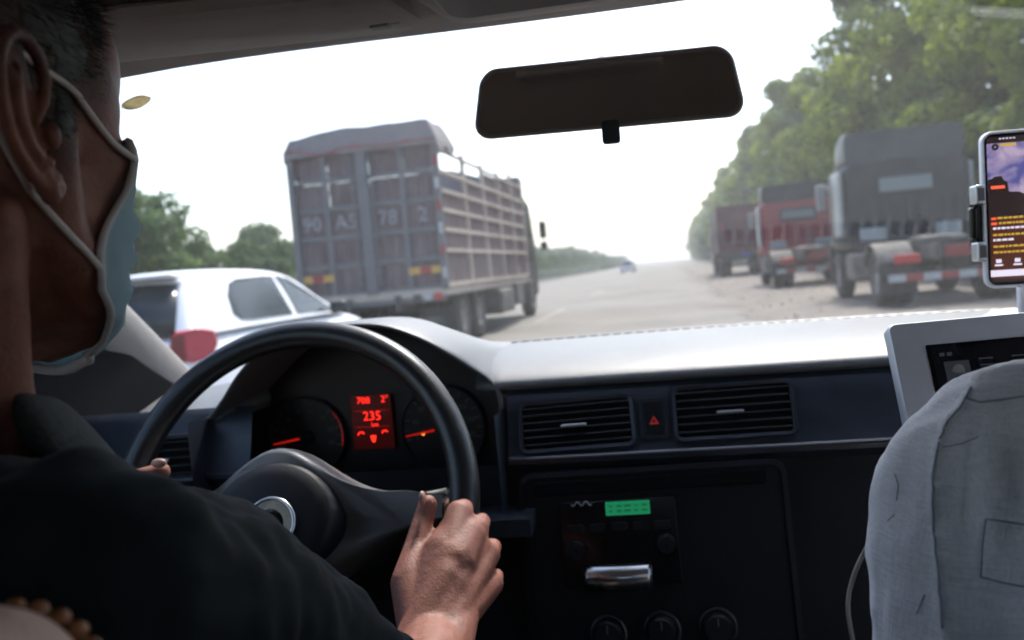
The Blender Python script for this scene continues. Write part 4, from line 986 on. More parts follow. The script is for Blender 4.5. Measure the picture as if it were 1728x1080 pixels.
# tablet
TL = at(1506,546,.80); BL = at(1541,775,.755); TR = TL + V((.262,.018,.004))
mxt, wt, ht = quadframe(TL, TR, BL); ht = .185; c0 = TL + (TR-TL)*.5 + (BL-TL).normalized()*ht*.5
mxt = frame(c0, TR-TL, TL-BL)
tb = thing('tablet_computer', 'silver-framed tablet with a dark screen on the right of the dashboard', 'tablet', tuple(c0), 0, worldbuilt=True)
mb = MB(); o = rrect(wt, ht, .006, 4)
mb.loft([[mxt @ V((x,y,-.014)) for x,y in o], [mxt @ V((x,y,-.003)) for x,y in o], [mxt @ V((x*.99,y*.985,.0)) for x,y in o]]); mb.build('frame', 'tablet_frame', tb, smooth=40)
sw, sh = wt-.058, ht-.052; smx = mxt @ MX.Translation((.001,.001,.0008))
mb = MB(); mb.prism(rrect(sw+.006, sh+.006, .001), .001, mxt @ MX.Translation((.001,.001,.0003))); mb.build('bezel', 'gloss_black', tb)
mb = MB(); mb.prism(rrect(sw, sh, .0005), .0012, smx); scn = mb.build('screen', 'tablet_screen', tb)
def ui(x, y, w_, h_, m): mb = MB(); mb.box((-sw/2+x+w_/2, sh/2-y-h_/2, .0008), (w_, h_, .0002), smx); return mb.build('screen_item', m, scn)
ui(.006,.005,.004,.003,'ui_dim'); ui(.012,.005,.004,.003,'ui_dim')
ui(.008,.013,.020,.026,'ui_dim')
mb = MB(); mb.ball(smx @ V((-sw/2+.018, sh/2-.022, .001)), (.005,.0004,.0065), 10, ); mb.ball(smx @ V((-sw/2+.018, sh/2-.034, .001)), (.008,.0004,.005), 10); mb.build('profile_picture', 'ui_face', scn)
rs = random.Random(4)
for k in range(9):
    yy = .012 + k*.0055
    for q in range(3): ui(.036 + q*.026, yy, .008 + .014*rs.random(), .0013, 'ui_dim')
ui(.010,.048,.016,.002,'ui_orange'); ui(.03,.048,.03,.0016,'ui_dim')
for k in range(6): ui(.010, .060+k*.009, .05+.08*rs.random(), .0014, 'ui_dim')
b = mxt @ V((.02,-.06,-.014)); mb = MB(); mb.box(mxt @ V((.03,-.01,-.021)), (.07,.014,.07)); mb.tube([mxt @ V((.03,-.02,-.025)), V((.31,.93,1.03)), V((.31,1.0,1.0)), V((.31,1.036,.985))], [.012,.012,.012,.018], 12); mb.build('mount', 'gloss_black', tb, smooth=40)
mb = MB(); mb.tube(arc_rs([V((.30,.97,.93)), at(1500,875,.88)] + cpts + [V((.06,.70,.61))], 60), .0021, 8); o = mb.build('charging_cable', 'cable', smooth=True)
tag(o, 'thin grey charging cable hanging below the tablet', 'cable')

# phone in its holder
p0, p1, p2 = at(1648,224,1.0), at(1766,214,1.0), at(1668,468,1.0)
pf = frame((p1+p2)/2, p1-p0, p0-p2); pw, ph = .0765, .162
ctr = p0 + (p1-p0).normalized()*pw/2 + (p2-p0).normalized()*ph/2; pf = frame(ctr, p1-p0, p0-p2)
PH = thing('mobile_phone', 'phone in a pale case clamped in the dashboard holder, screen lit', 'phone', tuple(ctr), 0, worldbuilt=True)
mb = MB(); o = rrect(pw, ph, .011, 8); i_ = rrect(pw-.006, ph-.006, .0085, 8)
mb.loft([[pf @ V((x*.97,y*.985,-.010)) for x,y in o], [pf @ V((x,y,-.007)) for x,y in o], [pf @ V((x,y,-.001)) for x,y in o], [pf @ V((x*.985,y*.993,.0012)) for x,y in o], [pf @ V((x,y,.0005)) for x,y in i_]]); mb.build('case', 'white_plastic', PH, smooth=50)
mb = MB(); mb.prism(i_, .001, pf @ MX.Translation((0,0,.0004))); mb.build('bezel', 'gloss_black', PH)
# screen picture: procedural dusk sky over a dark skyline
def screenmat():
    m = bpy.data.materials.new('phone_picture'); m.use_nodes = True; t = m.node_tree; p = t.nodes['Principled BSDF']
    tc = t.nodes.new('ShaderNodeTexCoord'); n = t.nodes.new('ShaderNodeTexNoise'); n.inputs['Scale'].default_value = 3.2; n.inputs['Detail'].default_value = 4; n.inputs['Distortion'].default_value = .6
    t.links.new(tc.outputs['Generated'], n.inputs['Vector'])
    r = t.nodes.new('ShaderNodeValToRGB'); e = r.color_ramp.elements; e[0].position = .38; e[0].color = (.085,.085,.27,1); e[1].position = .66; e[1].color = (.42,.33,.46,1)
    t.links.new(n.outputs['Fac'], r.inputs['Fac']); p.inputs['Base Color'].default_value = (.01,.01,.01,1); p.inputs['Roughness'].default_value = .15
    t.links.new(r.outputs[0], p.inputs['Emission Color']); p.inputs['Emission Strength'].default_value = .42; MATS['phone_picture'] = m
screenmat()
mat('scr_dark', (.012,.01,.012), .15, emit=(.03,.02,.02), estr=.3)
mat('scr_brown', (.02,.008,.006), .15, emit=(.10,.03,.02), estr=.28)
mat('scr_red', (.1,.01,.01), .2, emit=(1,.12,.05), estr=.5)
mat('scr_yellow', (.1,.06,.01), .2, emit=(.8,.5,.06), estr=.28)
mat('scr_white', (.1,.1,.1), .2, emit=(.75,.7,.85), estr=.42)
sw2, sh2 = pw-.010, ph-.012
def pr(x0, y0, x1, y1, m, z, nm='screen_item', par=None):
    mb = MB(); mb.box((sw2*((x0+x1)/2-.5), sh2*(.5-(y0+y1)/2), z), (sw2*(x1-x0), sh2*(y1-y0), .0002), pf); return mb.build(nm, m, par or PH)
psc = pr(0,.0,1,1,'scr_dark',.0011,'screen')
pr(0,.045,1,.44,'phone_picture',.0014,par=psc)
mb = MB(); sky_pts = [(-.5,.21),(-.44,.215),(-.40,.23),(-.30,.23),(-.27,.2),(-.22,.19),(-.20,.12),(-.05,.115),(.05,.09),(.2,.08),(.35,.1),(.5,.12),(.5,-.05),(-.5,-.05)]
mb.prism([(x*sw2, y*sh2) for x, y in sky_pts], .0003, pf @ MX.Translation((0,0,.0017))); mb.build('screen_skyline', 'scr_dark', psc)
pr(.02,.50,.99,.98,'scr_brown',.0013,par=psc)
pr(.04,.335,.24,.355,'scr_red',.0021,par=psc); pr(.1,.31,.16,.335,'scr_dark',.0021,par=psc)
for k, (y, m, L, x) in enumerate(((.55,'scr_yellow',.8,.12),(.585,'scr_yellow',.75,.14),(.62,'scr_white',.45,.05),(.665,'scr_yellow',.65,.05),(.70,'scr_white',.3,.05),(.745,'scr_yellow',.65,.05),(.785,'scr_yellow',.62,.05))):
    xx = x
    while xx < x + L: wv = .03 + .05*rs.random(); pr(xx, y, xx+wv, y+.014, m, .002, par=psc); xx += wv + .015
pr(.03,.552,.1,.566,'scr_red',.002,par=psc); pr(.03,.587,.11,.601,'scr_red',.002,par=psc)
for k in range(4): pr(.08+.27*k,.84,.16+.27*k,.865,'scr_white',.002,par=psc); pr(.06+.27*k,.875,.18+.27*k,.887,'scr_white',.002,par=psc)
pr(0,.915,1,.96,'scr_white',.002,par=psc)
mb = MB(); mb.lathe([(.001,.0002),(.0035,.0002)], pf @ MX.Translation((-sw2*.38, sh2*.43, .0018)), 14); mb.build('avatar', 'scr_dark', psc); pr(.2,.05,.42,.068,'scr_yellow',.0019,par=psc)
for k in range(5): pr(.18+.05*k,.012,.21+.05*k,.02,'scr_white',.002,par=psc)
# holder
HB = pf @ V((0,0,-.02))
H = thing('phone_holder', 'pale phone holder with grip arms standing on the dashboard', 'phone holder', (ctr.x, 1.16, 1.09), 0, worldbuilt=True)
mb = MB(); mb.box((0,-.01,-.018), (.06,.09,.012), pf); mb.build('back_plate', 'gloss_black', H, bevel=.005)
for s in (-1, 1):
    mb = MB(); mb.box((s*(pw/2+.004),-.01,-.012), (.008,.06,.02), pf); mb.build('side_arm', 'gloss_black', H, bevel=.003)
    for yy in (.017,-.042):
        mb = MB(); mb.box((s*(pw/2+.0035), yy, -.004), (.010,.020,.022), pf); g = mb.build('grip', 'satin', H, bevel=.002); mb = MB(); mb.box((s*(pw/2+.0035), yy, .0075), (.0065,.013,.002), pf); mb.build('grip_pad', 'cable', g, bevel=.0005)
mb = MB(); mb.box((-.046+.0,-.012,-.006), (.008,.034,.012), pf); mb.build('release_button', 'gloss_black', H, bevel=.003)
base = V((ctr.x+.012, 1.10, 1.09)); mb = MB()
q0 = at(1724,470,1.025)
mb.box((q0.x+.014, 1.03, 1.135), (.034,.014,.09)); mb.build('stalk', 'white_plastic', H, bevel=.004)
mb = MB(); mb.lathe([(.042,.0),(.042,.004),(.03,.012),(.02,.018),(.001,.02)], MX.Translation((q0.x+.014,1.10,1.0895)), 32); mb.box((q0.x+.014, 1.06, 1.10), (.03,.07,.012)); mb.build('base', 'white_plastic', H, smooth=40)
# ------------------------------------------------------------------ people: materials
def skinmat(name, a, b):
    m = mat(name, a, .58, c2=b, vscale=70, bump=.55, bscale=420, detail=9, spec=.38)
    p = m.node_tree.nodes['Principled BSDF']; p.inputs['Subsurface Weight'].default_value = .25
    p.inputs['Subsurface Radius'].default_value = (1,.32,.16); p.inputs['Subsurface Scale'].default_value = .006
def stubble(m):
    t = m.node_tree; p = t.nodes['Principled BSDF']; a = t.nodes.new('ShaderNodeAttribute'); a.attribute_name = 'stubble'
    n = t.nodes.new('ShaderNodeTexNoise'); n.inputs['Scale'].default_value = 1400; n.inputs['Detail'].default_value = 2
    tc = t.nodes.new('ShaderNodeTexCoord'); t.links.new(tc.outputs['Object'], n.inputs['Vector'])
    r = t.nodes.new('ShaderNodeMapRange'); r.inputs[1].default_value = .35; r.inputs[2].default_value = .6; r.inputs[3].default_value = .55; r.inputs[4].default_value = 1.0; t.links.new(n.outputs['Fac'], r.inputs[0])
    ml = t.nodes.new('ShaderNodeMath'); ml.operation = 'MULTIPLY'; t.links.new(a.outputs['Fac'], ml.inputs[0]); t.links.new(r.outputs[0], ml.inputs[1])
    mx = t.nodes.new('ShaderNodeMix'); mx.data_type = 'RGBA'; t.links.new(ml.outputs[0], mx.inputs['Factor'])
    src = p.inputs['Base Color'].links[0].from_socket; t.links.new(src, mx.inputs['A']); mx.inputs['B'].default_value = (.014,.011,.010,1)
    t.links.new(mx.outputs['Result'], p.inputs['Base Color'])
skinmat('skin', (.18,.066,.044), (.27,.115,.083))
skinmat('skin_pale', (.60,.38,.28), (.66,.44,.33))
stubble(MATS['skin'])
mat('hair', (.010,.009,.009), .55, var=.3, vscale=80)
mat('shirt_dark', (.005,.008,.0098), .9, var=.35, vscale=60, bump=.5, bscale=1200, spec=.2)
mat('shirt_collar_lit', (.045,.05,.05), .95, var=.3, vscale=300, bump=.5, bscale=1200, spec=.2)  # paler than the shirt: light on the upturned collar put into colour
mat('linen', (.84,.825,.83), .92, var=.07, vscale=220, bump=.6, bscale=900, spec=.2, detail=8)
def weave(m):
    t = m.node_tree; p = t.nodes['Principled BSDF']; tc = t.nodes.new('ShaderNodeTexCoord'); hs_ = []
    for sc in ((700,700,60),(90,90,800)):
        mp = t.nodes.new('ShaderNodeMapping'); mp.inputs['Scale'].default_value = sc; t.links.new(tc.outputs['Object'], mp.inputs[0])
        n = t.nodes.new('ShaderNodeTexNoise'); n.inputs['Scale'].default_value = 1; n.inputs['Detail'].default_value = 3; t.links.new(mp.outputs[0], n.inputs['Vector']); hs_.append(n)
    ad = t.nodes.new('ShaderNodeMath'); ad.operation = 'ADD'; t.links.new(hs_[0].outputs['Fac'], ad.inputs[0]); t.links.new(hs_[1].outputs['Fac'], ad.inputs[1])
    r = t.nodes.new('ShaderNodeValToRGB'); r.color_ramp.elements[0].position = .30; r.color_ramp.elements[1].position = .72; r.color_ramp.elements[0].color = (.66,.66,.70,1); r.color_ramp.elements[1].color = (.90,.89,.90,1)
    hf = t.nodes.new('ShaderNodeMath'); hf.operation = 'MULTIPLY'; hf.inputs[1].default_value = .5; t.links.new(ad.outputs[0], hf.inputs[0]); t.links.new(hf.outputs[0], r.inputs[0]); t.links.new(r.outputs[0], p.inputs['Base Color'])
    b = t.nodes.new('ShaderNodeBump'); b.inputs['Strength'].default_value = .5; b.inputs['Distance'].default_value = .0008; t.links.new(ad.outputs[0], b.inputs['Height']); t.links.new(b.outputs[0], p.inputs['Normal'])
weave(MATS['linen'])
mat('linen_seam', (.30,.31,.36), .95); mat('print_dark', (.07,.075,.10), .9)
mat('nail', (.36,.20,.16), .35)
mat('wood_bead', (.20,.075,.03), .25, c2=(.32,.13,.05), vscale=120)
mat('strap', (.72,.66,.64), .8, bump=.4, bscale=1500)
mat('eye', (.7,.68,.65), .2)
def clothmat(name, c, tl):
    m = mat(name, c, .85, var=.06, vscale=60, bump=.4, bscale=1500, spec=.2); t = m.node_tree; p = t.nodes['Principled BSDF']; out = t.nodes['Material Output']
    tr = t.nodes.new('ShaderNodeBsdfTranslucent'); tr.inputs[0].default_value = tuple(c) + (1,); mx = t.nodes.new('ShaderNodeMixShader'); mx.inputs[0].default_value = tl
    t.links.new(p.outputs[0], mx.inputs[1]); t.links.new(tr.outputs[0], mx.inputs[2]); t.links.new(mx.outputs[0], out.inputs[0])
clothmat('mask_blue', (.56,.74,.81), .55); clothmat('mask_white', (.75,.72,.72), .3)

# ------------------------------------------------------------------ driver
DR = thing('person', 'driver in a dark shirt and blue face mask holding the steering wheel', 'person', (-.38, .28, .53), 0, worldbuilt=True)
HC = V((-.339, .374, 1.292)); HM = MX.Translation(HC) @ MX.Rotation(rad(-1), 4, 'Z')
hp = lambda *a: HM @ V(a)
h3 = HM.to_3x3()
hb = MB()
def el(c, r): hb.ball(hp(*c), r, 26, h3)
el((0,-.018,.035), (.0765,.097,.088)); el((0,.042,.035), (.066,.052,.064)); el((0,.038,-.026), (.0605,.054,.060))
for s in (-1, 1):
    el((s*.040,.044,-.018), (.026,.034,.026)); el((s*.056,.022,.012), (.017,.036,.034)); el((s*.038,.018,-.046), (.027,.046,.040))
    hb.chain([hp(s*.060,.0,-.055), hp(s*.056,.022,-.082), hp(s*.032,.048,-.098), hp(0,.060,-.102)], [.013,.014,.015,.018], 14)
    hb.chain([hp(s*.061,-.002,.0), hp(s*.060,.0,-.055)], [.014,.013], 14)
    hb.chain([hp(s*.052,-.03,-.05), hp(s*.040,-.024,-.12), hp(s*.026,.0,-.20)], [.014,.015,.014], 12)
el((0,.024,-.070), (.056,.050,.036)); el((0,.062,-.100), (.024,.018,.018))
hb.chain([hp(0,.094,.012), hp(0,.113,-.028)], [.008,.0125], 12); hb.chain([hp(-.034,.078,.025), hp(0,.086,.022), hp(.034,.078,.025)], [.011,.011,.011], 12)
el((0,.095,-.058), (.022,.010,.008)); el((0,.093,-.070), (.019,.010,.008))
hb.chain([hp(0,-.034,-.03), hp(0,-.052,-.11), V((-.362,.305,1.08))], [.054,.052,.062], 20)
head_me = remesh(hb, .0035, 14, .5)
HB = BVHTree.FromPolygons([v.co.copy() for v in head_me.vertices], [tuple(p.vertices) for p in head_me.polygons])
HI = HM.inverted()
def hair_w(p):
    q = HI @ p; y, z = q.y, q.z
    line = .014 + .055*smoothstep(.018,.070,y) if y > -.055 else lerp(.014, -.085, smoothstep(-.055,-.085,y))
    if -.03 < y < .012: line = min(line, -.016 + 3.2*max(0, abs(y+.009)-.010))
    return smoothstep(-.010, .014, z - line)
# ear: a to the back, b up, c outwards
def ear(side):
    e = MB(); tilt = rad(12); out = rad(8)
    org = hp(side*.0790, -.024, -.010)
    back = V((side*math.sin(out), -math.cos(out), 0)); nout = V((side*math.cos(out), math.sin(out), 0))
    back = (h3 @ back).normalized(); nout = (h3 @ nout).normalized(); upv = V((0,0,1)) - back*math.tan(tilt)*.0
    upv = (V((0,0,1)) + back*math.tan(tilt)).normalized()
    E = lambda a, b, c: org + back*a + upv*b + nout*c
    hel = [(.005,.000,-.001),(.001,.009,.002),(.000,.018,.004),(.004,.027,.005),(.011,.0325,.0055),(.019,.0325,.0055),(.026,.028,.005),(.0305,.020,.004),(.0325,.010,.003),(.0322,0,.002),(.030,-.009,.001),(.026,-.017,.0005),(.021,-.0235,.0005),(.015,-.0285,.001)]
    e.chain([E(*p) for p in hel], [.0021,.0026,.0029,.0031,.0032,.0032,.0031,.003,.0029,.0028,.0027,.0026,.0027,.003], 10)
    for k in range(26):     # thin auricle sheet
        t = k/25
        for q in range(14):
            b = lerp(-.026, .030, t); amax = .031*math.sqrt(max(0, 1-((b-.002)/.036)**2)); a = .004 + (amax-.004)*q/13
            cc = -.0025 - .0035*math.exp(-((a-.010)/.006)**2 - ((b+.004)/.010)**2) + .002*(a/.03)
            e.ball(E(a, b, cc), .0021, 8)
    e.chain([E(.013,-.017,.001), E(.020,-.011,.002), E(.0232,-.002,.0028), E(.0225,.007,.0028), E(.019,.014,.002), E(.013,.021,.0005)], [.0028,.003,.003,.003,.0028,.002], 10)
    e.chain([E(.021,.012,.002), E(.021,.021,.0005)], [.0026,.0016], 10)
    e.ball(E(.0005,-.006,.002), (.0035,.004,.0062), 12); e.ball(E(.010,-.0185,.0015), (.004,.004,.0035), 12)
    for a, b, r in ((.008,-.026,.0055),(.0115,-.0285,.0055),(.006,-.029,.0050),(.010,-.0325,.0046),(.013,-.024,.0042)): e.ball(E(a, b, .0005), (r, r, r), 12)
    for b in (-.016,-.008,0,.008,.016,.022): e.chain([E(.006,b,-.012), E(.012,b,-.004)], [.006,.003], 10)
    return remesh(e, .0011, 6, .5), E
earR, ER = ear(1); earL, EL = ear(-1)
# hands: chains of joints given as (px, py, depth)
Q = lambda l: [at(*p) for p in l]
hand = MB()
W0 = at(728,1095,.70); ELB = V((-.170,.470,.865))
hand.chain([ELB, ELB.lerp(W0,.35)+V((0,0,.004)), W0], [.043,.042,.029], 16)
palm = [(775,868,.800),(803,893,.803),(823,935,.800),(829,985,.79)]
for k, p in enumerate(palm):
    hand.chain([W0 + V((.010*(k-1.5),0,0)), at((728+p[0])/2, (1085+p[1])/2, (.70+p[2])/2-.006), at(*p)], [.021,.0165,.0138-.0006*k], 14)
hand.chain(Q([(735,1040,.735),(765,950,.765),(790,905,.79)]), [.026,.024,.017], 14)
hand.chain(Q([(712,1060,.722),(694,985,.752),(703,925,.782),(714,880,.80),(722,851,.808)]), [.022,.0195,.0125,.0105,.0095], 14)
hand.chain(Q([(745,1010,.745),(780,950,.778),(806,925,.795)]), [.022,.021,.014], 14); hand.chain(Q([(730,1010,.74),(750,935,.77),(775,890,.792)]), [.022,.021,.014], 14)
hand.chain(Q([(700,975,.752),(745,915,.79),(770,880,.80)]), [.014,.012,.012], 14)
for k, p in enumerate(palm):
    L = (1, 1.08, 1.0, .82)[k]; x, y, d = p
    hand.chain(Q([p, (x+9*L, y-12, d+.034*L), (x-12, y-12, d+.058*L), (x-40*L, y-6, d+.050*L)]), [.0115-.0006*k, .0098-.0005*k, .0088-.0005*k, .0078-.0004*k], 12)
handR = remesh(hand, .0022, 5, .5)
hand = MB(); W1 = at(120,905,.72); ELB2 = V((-.62,.50,.86))
hand.chain([ELB2, W1], [.042,.028], 14)
lp = [(178,815,.80),(170,835,.80),(163,860,.795),(160,888,.785)]
for k, p in enumerate(lp):
    hand.chain([W1, at(*p)], [.022,.0135], 12); x, y, d = p
    hand.chain(Q([p, (x+10, y-6, d+.045), (x+45, y-2, d+.055), (x+62, y+4, d+.045)]), [.0115,.0098,.0088,.0078], 12)
hand.chain(Q([(130,880,.74),(180,842,.775),(222,815,.795),(250,805,.803),(272,796,.808)]), [.022,.017,.0118,.0112,.0096], 14)
handL = remesh(hand, .0024, 5, .5)
body_me = joinmesh('body', [head_me, earR, earL, handR, handL])
at_ = body_me.attributes.new('stubble', 'FLOAT', 'POINT')
def stub(p):
    q = HM.inverted() @ p
    if q.z < -.09 or (p - HC).length > .16: return 0.0
    return max(hair_w(p), .75*hair_w(p + V((0,0,.014))))
at_.data.foreach_set('value', [stub(v.co) for v in body_me.vertices])
obj('body', body_me, 'skin', DR)
# nails
tip = at(273,790,.803); mb = MB(); mb.ball(tip + V((0,-.004,.006)), (.0085,.004,.0048), 14); mb.build('nail', 'nail', DR, smooth=True)
tip = at(722,846,.798); mb = MB(); mb.ball(tip + V((-.004,-.003,.004)), (.003,.006,.007), 14); mb.build('nail', 'nail', DR, smooth=True)
for s in (-1, 1): mb = MB(); mb.ball(hp(s*.031,.078,.006), .0115, 14); mb.build('eye', 'eye', DR, smooth=True)
# hair: shell offset from the scalp plus short strands
bmh = bmesh.new(); bmh.from_mesh(head_me); bmh.normal_update(); bmh.verts.ensure_lookup_table()
wts = {v.index: hair_w(v.co) for v in bmh.verts}; nrs = {v.index: v.normal.copy() for v in bmh.verts}
scalp = [(f.calc_center_median(), f.normal.copy(), f.calc_area()) for f in bmh.faces if min(wts[v.index] for v in f.verts) > .02]
bmesh.ops.delete(bmh, geom=[f for f in bmh.faces if min(wts[v.index] for v in f.verts) < .45], context='FACES')
for v in bmh.verts:
    t = wts[v.index]; top = smoothstep(.02,.11,(HI @ v.co).z)
    v.co += nrs[v.index] * (-.0004 + t*(.0050 + .010*top) + .0008*mnoise.noise(v.co*160))
hm = bpy.data.meshes.new('hair'); bmh.to_mesh(hm); bmh.free(); hm.shade_smooth()
hs = MB(); rr = random.Random(8)
pr_ = np.array([a for _, _, a in scalp]); pr_ /= pr_.sum(); pick = np.random.RandomState(3).choice(len(scalp), 15000, p=pr_)
for i in pick:
    c, n, a = scalp[i]; wv = hair_w(c)
    if rr.random() > wv*1.15: continue
    top = smoothstep(.02,.11,(HI @ c).z); c = c + V((rr.uniform(-1,1), rr.uniform(-1,1), rr.uniform(-1,1)))*.002
    L = (.004 + .010*top + .004*rr.random())*(.35+.65*wv); d = (n*(.55+.6*rr.random()) + h3 @ V((rr.uniform(-.3,.3), .1+rr.uniform(-.3,.5), -.75+.9*top))).normalized()
    b = c + n*(-.0005 + .0075*wv*top); s = d.cross(V((rr.uniform(-1,1), rr.uniform(-1,1), rr.uniform(-1,1)))).normalized()*.00022
    o_ = len(hs.v); hs.v += [tuple(b - s), tuple(b + s), tuple(b + d*L)]; hs.f.append((o_, o_+1, o_+2))
sm_ = hs.mesh('strands'); obj('hair', joinmesh('hair', [hm, sm_]), 'hair', DR)
# shirt
sh = MB()
S0 = V((-.228,.285,1.083))
armc = [V((-.33,.290,1.075)), V((-.275,.280,1.085)), S0, V((-.236,.365,1.048)), V((-.236,.435,1.000)), V((-.215,.485,.945)), ELB + V((0,.02,.01))]
sh.chain(armc, [.058,.062,.066,.066,.064,.062,.058], 20)
sh.chain([V((-.36,.27,1.07)), V((-.52,.29,1.06)), V((-.60,.40,.97)), ELB2], [.07,.07,.062,.055], 16)
for z, rx, ry, yy in ((1.02,.17,.10,.28),(.93,.185,.12,.28),(.80,.19,.135,.27),(.68,.19,.14,.27)): sh.ball((-.37, yy, z), (rx, ry, .12), 24)
sh.chain([V((-.345,.30,1.055)), V((-.35,.35,1.04)), V((-.36,.39,.96))], [.07,.07,.075], 18)
shm = remesh(sh, .0045, 7, .5)
displace(shm, .005, 11, 3, (1,1,1)); displace(shm, .0035, 26, 9, (1.6,.6,1.2))
obj('shirt', shm, 'shirt_dark', DR)
# collar: folded band round the neck
NC = V((-.345,.325,1.135)); rings = []
for k in range(41):
    t = rad(-60 + 300*k/40 + 90 + 30 - 60); ca, sa = math.cos(t), math.sin(t)
    fx = 1.0; tz = -.016*sa
    rings.append([NC + V((ca*.066, sa*.070, tz+.030)), NC + V((ca*.070, sa*.075, tz+.036)), NC + V((ca*.078, sa*.083, tz+.030)), NC + V((ca*.094, sa*.101, tz+.004)), NC + V((ca*.106, sa*.120, tz-.026)), NC + V((ca*.104, sa*.117, tz-.029)), NC + V((ca*.088, sa*.094, tz+.0)), NC + V((ca*.068, sa*.072, tz+.01))])
mb = MB(); mb.loft(rings); co = mb.build('collar', 'shirt_collar_lit', DR, smooth=60)
sb = co.modifiers.new('sub','SUBSURF'); sb.levels = 1; sb.render_levels = 2
# sleeve hem + lap
mb = MB(); mb.chain([V((-.37,.32,.60)), V((-.30,.55,.60)), V((-.28,.74,.60))], [.09,.085,.07], 14); mb.chain([V((-.40,.32,.60)), V((-.47,.55,.60)), V((-.48,.74,.60))], [.09,.085,.07], 14)
mb.chain([V((-.28,.74,.60)), V((-.28,.95,.34))], [.065,.045], 12); mb.chain([V((-.48,.74,.60)), V((-.48,.95,.34))], [.065,.045], 12)
obj('trousers', remesh(mb, .008, 5), 'shirt_dark', DR)
# face mask, draped over the lower face
MO = V((0,.008,-.052))
def headr(az, elv):
    d = V((math.sin(az)*math.cos(elv), math.cos(az)*math.cos(elv), math.sin(elv))); dw = h3 @ d
    h = HB.ray_cast(hp(*MO) + dw*.25, -dw); return (h[0] - hp(*MO)).length if h[0] is not None else .07
NR, NCm = 26, 44
elr = [lerp(rad(30), rad(-51), j/NR) for j in range(NR+1)]
def azl(j):
    t = j/NR; pts_ = [(0,54),(.2,60),(.35,74),(.5,87),(.65,89),(.8,76),(.9,58),(1,40)]
    for (a, x), (b_, y) in zip(pts_, pts_[1:]):
        if t <= b_: return rad(lerp(x, y, (t-a)/(b_-a)))
    return rad(36)
R_ = np.array([[min(headr(azl(j)*(-1 + 2*i/NCm), elr[j]), .112) for i in range(NCm+1)] for j in range(NR+1)])
for it in range(10):
    P_ = np.pad(R_, 1, mode='edge'); av = (P_[:-2,1:-1]+P_[2:,1:-1]+P_[1:-1,:-2]+P_[1:-1,2:])/4; R_ = np.maximum(R_, av) if it < 7 else av*.6 + R_*.4
mv = []
for j in range(NR+1):
    for i in range(NCm+1):
        az = azl(j)*(-1 + 2*i/NCm); ed = min(i, NCm-i)/NCm
        r = R_[j,i] + .0035 + .0070*smoothstep(0,.20,ed)*smoothstep(3,11,j)*(1-.8*smoothstep(15,24,j)) + .0016*math.sin(j*1.55)*smoothstep(0,.2,ed)*smoothstep(2,6,j)*smoothstep(24,20,j)
        p = MO + V((math.sin(az)*math.cos(elr[j]), math.cos(az)*math.cos(elr[j]), math.sin(elr[j])))*r
        p = hp(*p); p += (p - HC).normalized()*(.0022*mnoise.noise(p*60)); mv.append(p)
mf = [(j*(NCm+1)+i, j*(NCm+1)+i+1, (j+1)*(NCm+1)+i+1, (j+1)*(NCm+1)+i) for j in range(NR) for i in range(NCm)]
mb = MB(); mb.add(mv, mf); mk = mb.build('face_mask', 'mask_blue', DR, smooth=True); mk.modifiers.new('s','SOLIDIFY').thickness = .0012
edge = [mv[j*(NCm+1)+NCm] for j in range(NR+1)]; edge2 = [mv[j*(NCm+1)] for j in range(NR+1)]
bot = [mv[NR*(NCm+1)+i] for i in range(NCm+1)]; top_ = [mv[i] for i in range(NCm+1)]
for e in (edge, edge2, bot, top_): mb = MB(); mb.tube(e, .0013 if e is not bot else .0022, 8, flat=1.5); mb.build('binding', 'mask_white', mk, smooth=True)
def onhead(px, py, lift=.002):
    d = ray(px, py).normalized(); h = HB.ray_cast(CAMPOS, d)
    return (h[0] + h[1]*lift) if h[0] is not None else None
su = [ER(.004,.030,-.004)] + [p for p in [onhead(*q) for q in ((112,150),(135,178),(160,210),(185,240))] if p] + [edge[2]]
mb = MB(); mb.tube(arc_rs(su, 24), .0017, 8); mb.build('strap', 'strap', mk, smooth=True)
slw = [ER(.012,.028,-.008), ER(.020,.012,-.010), ER(.019,-.006,-.010), ER(.012,-.026,-.008)] + [p for p in [onhead(*q) for q in ((60,330),(85,360),(115,395),(145,430))] if p] + [edge[15]]
mb = MB(); mb.tube(arc_rs(slw, 40), .0017, 8); mb.build('strap', 'strap', mk, smooth=True)

# ------------------------------------------------------------------ front passenger
PA = thing('person', 'front passenger in a pale grey linen shirt leaning forward at the right', 'person', (.45, .38, .53), 0, worldbuilt=True)
ps = MB()
ps.chain(Q([(1740,792,.50),(1672,850,.50),(1668,950,.49),(1690,1120,.475),(1720,1300,.46)]), [.058,.060,.060,.062,.060], 20)
ps.chain([at(1740,792,.50), V((.30,.47,1.045)), V((.42,.46,1.07)), V((.56,.46,1.05)), V((.60,.55,.85))], [.06,.075,.075,.07,.055], 18)
for z, yy in ((1.02,.46),(.92,.44),(.80,.42),(.66,.40)): ps.ball((.42, yy, z), (.17,.11,.12), 22)
psm = remesh(ps, .0045, 6, .5)
displace(psm, .0035, 7, 21, (1.4,1.4,.5)); displace(psm, .0022, 22, 4, (1.3,1.3,.35)); displace(psm, .0008, 60, 14, (1.1,1.1,.5))
def proj(p):
    q = CROT.transposed() @ (p - CAMPOS); return 864 + FPX*q.x/-q.z, 540 - FPX*q.y/-q.z
sx = [(600,1660),(655,1640),(688,1622),(712,1600),(745,1586),(800,1577),(850,1574),(920,1580),(980,1586),(1060,1592),(1300,1600)]
psm.update(); nn_ = [v.normal.copy() for v in psm.vertices]
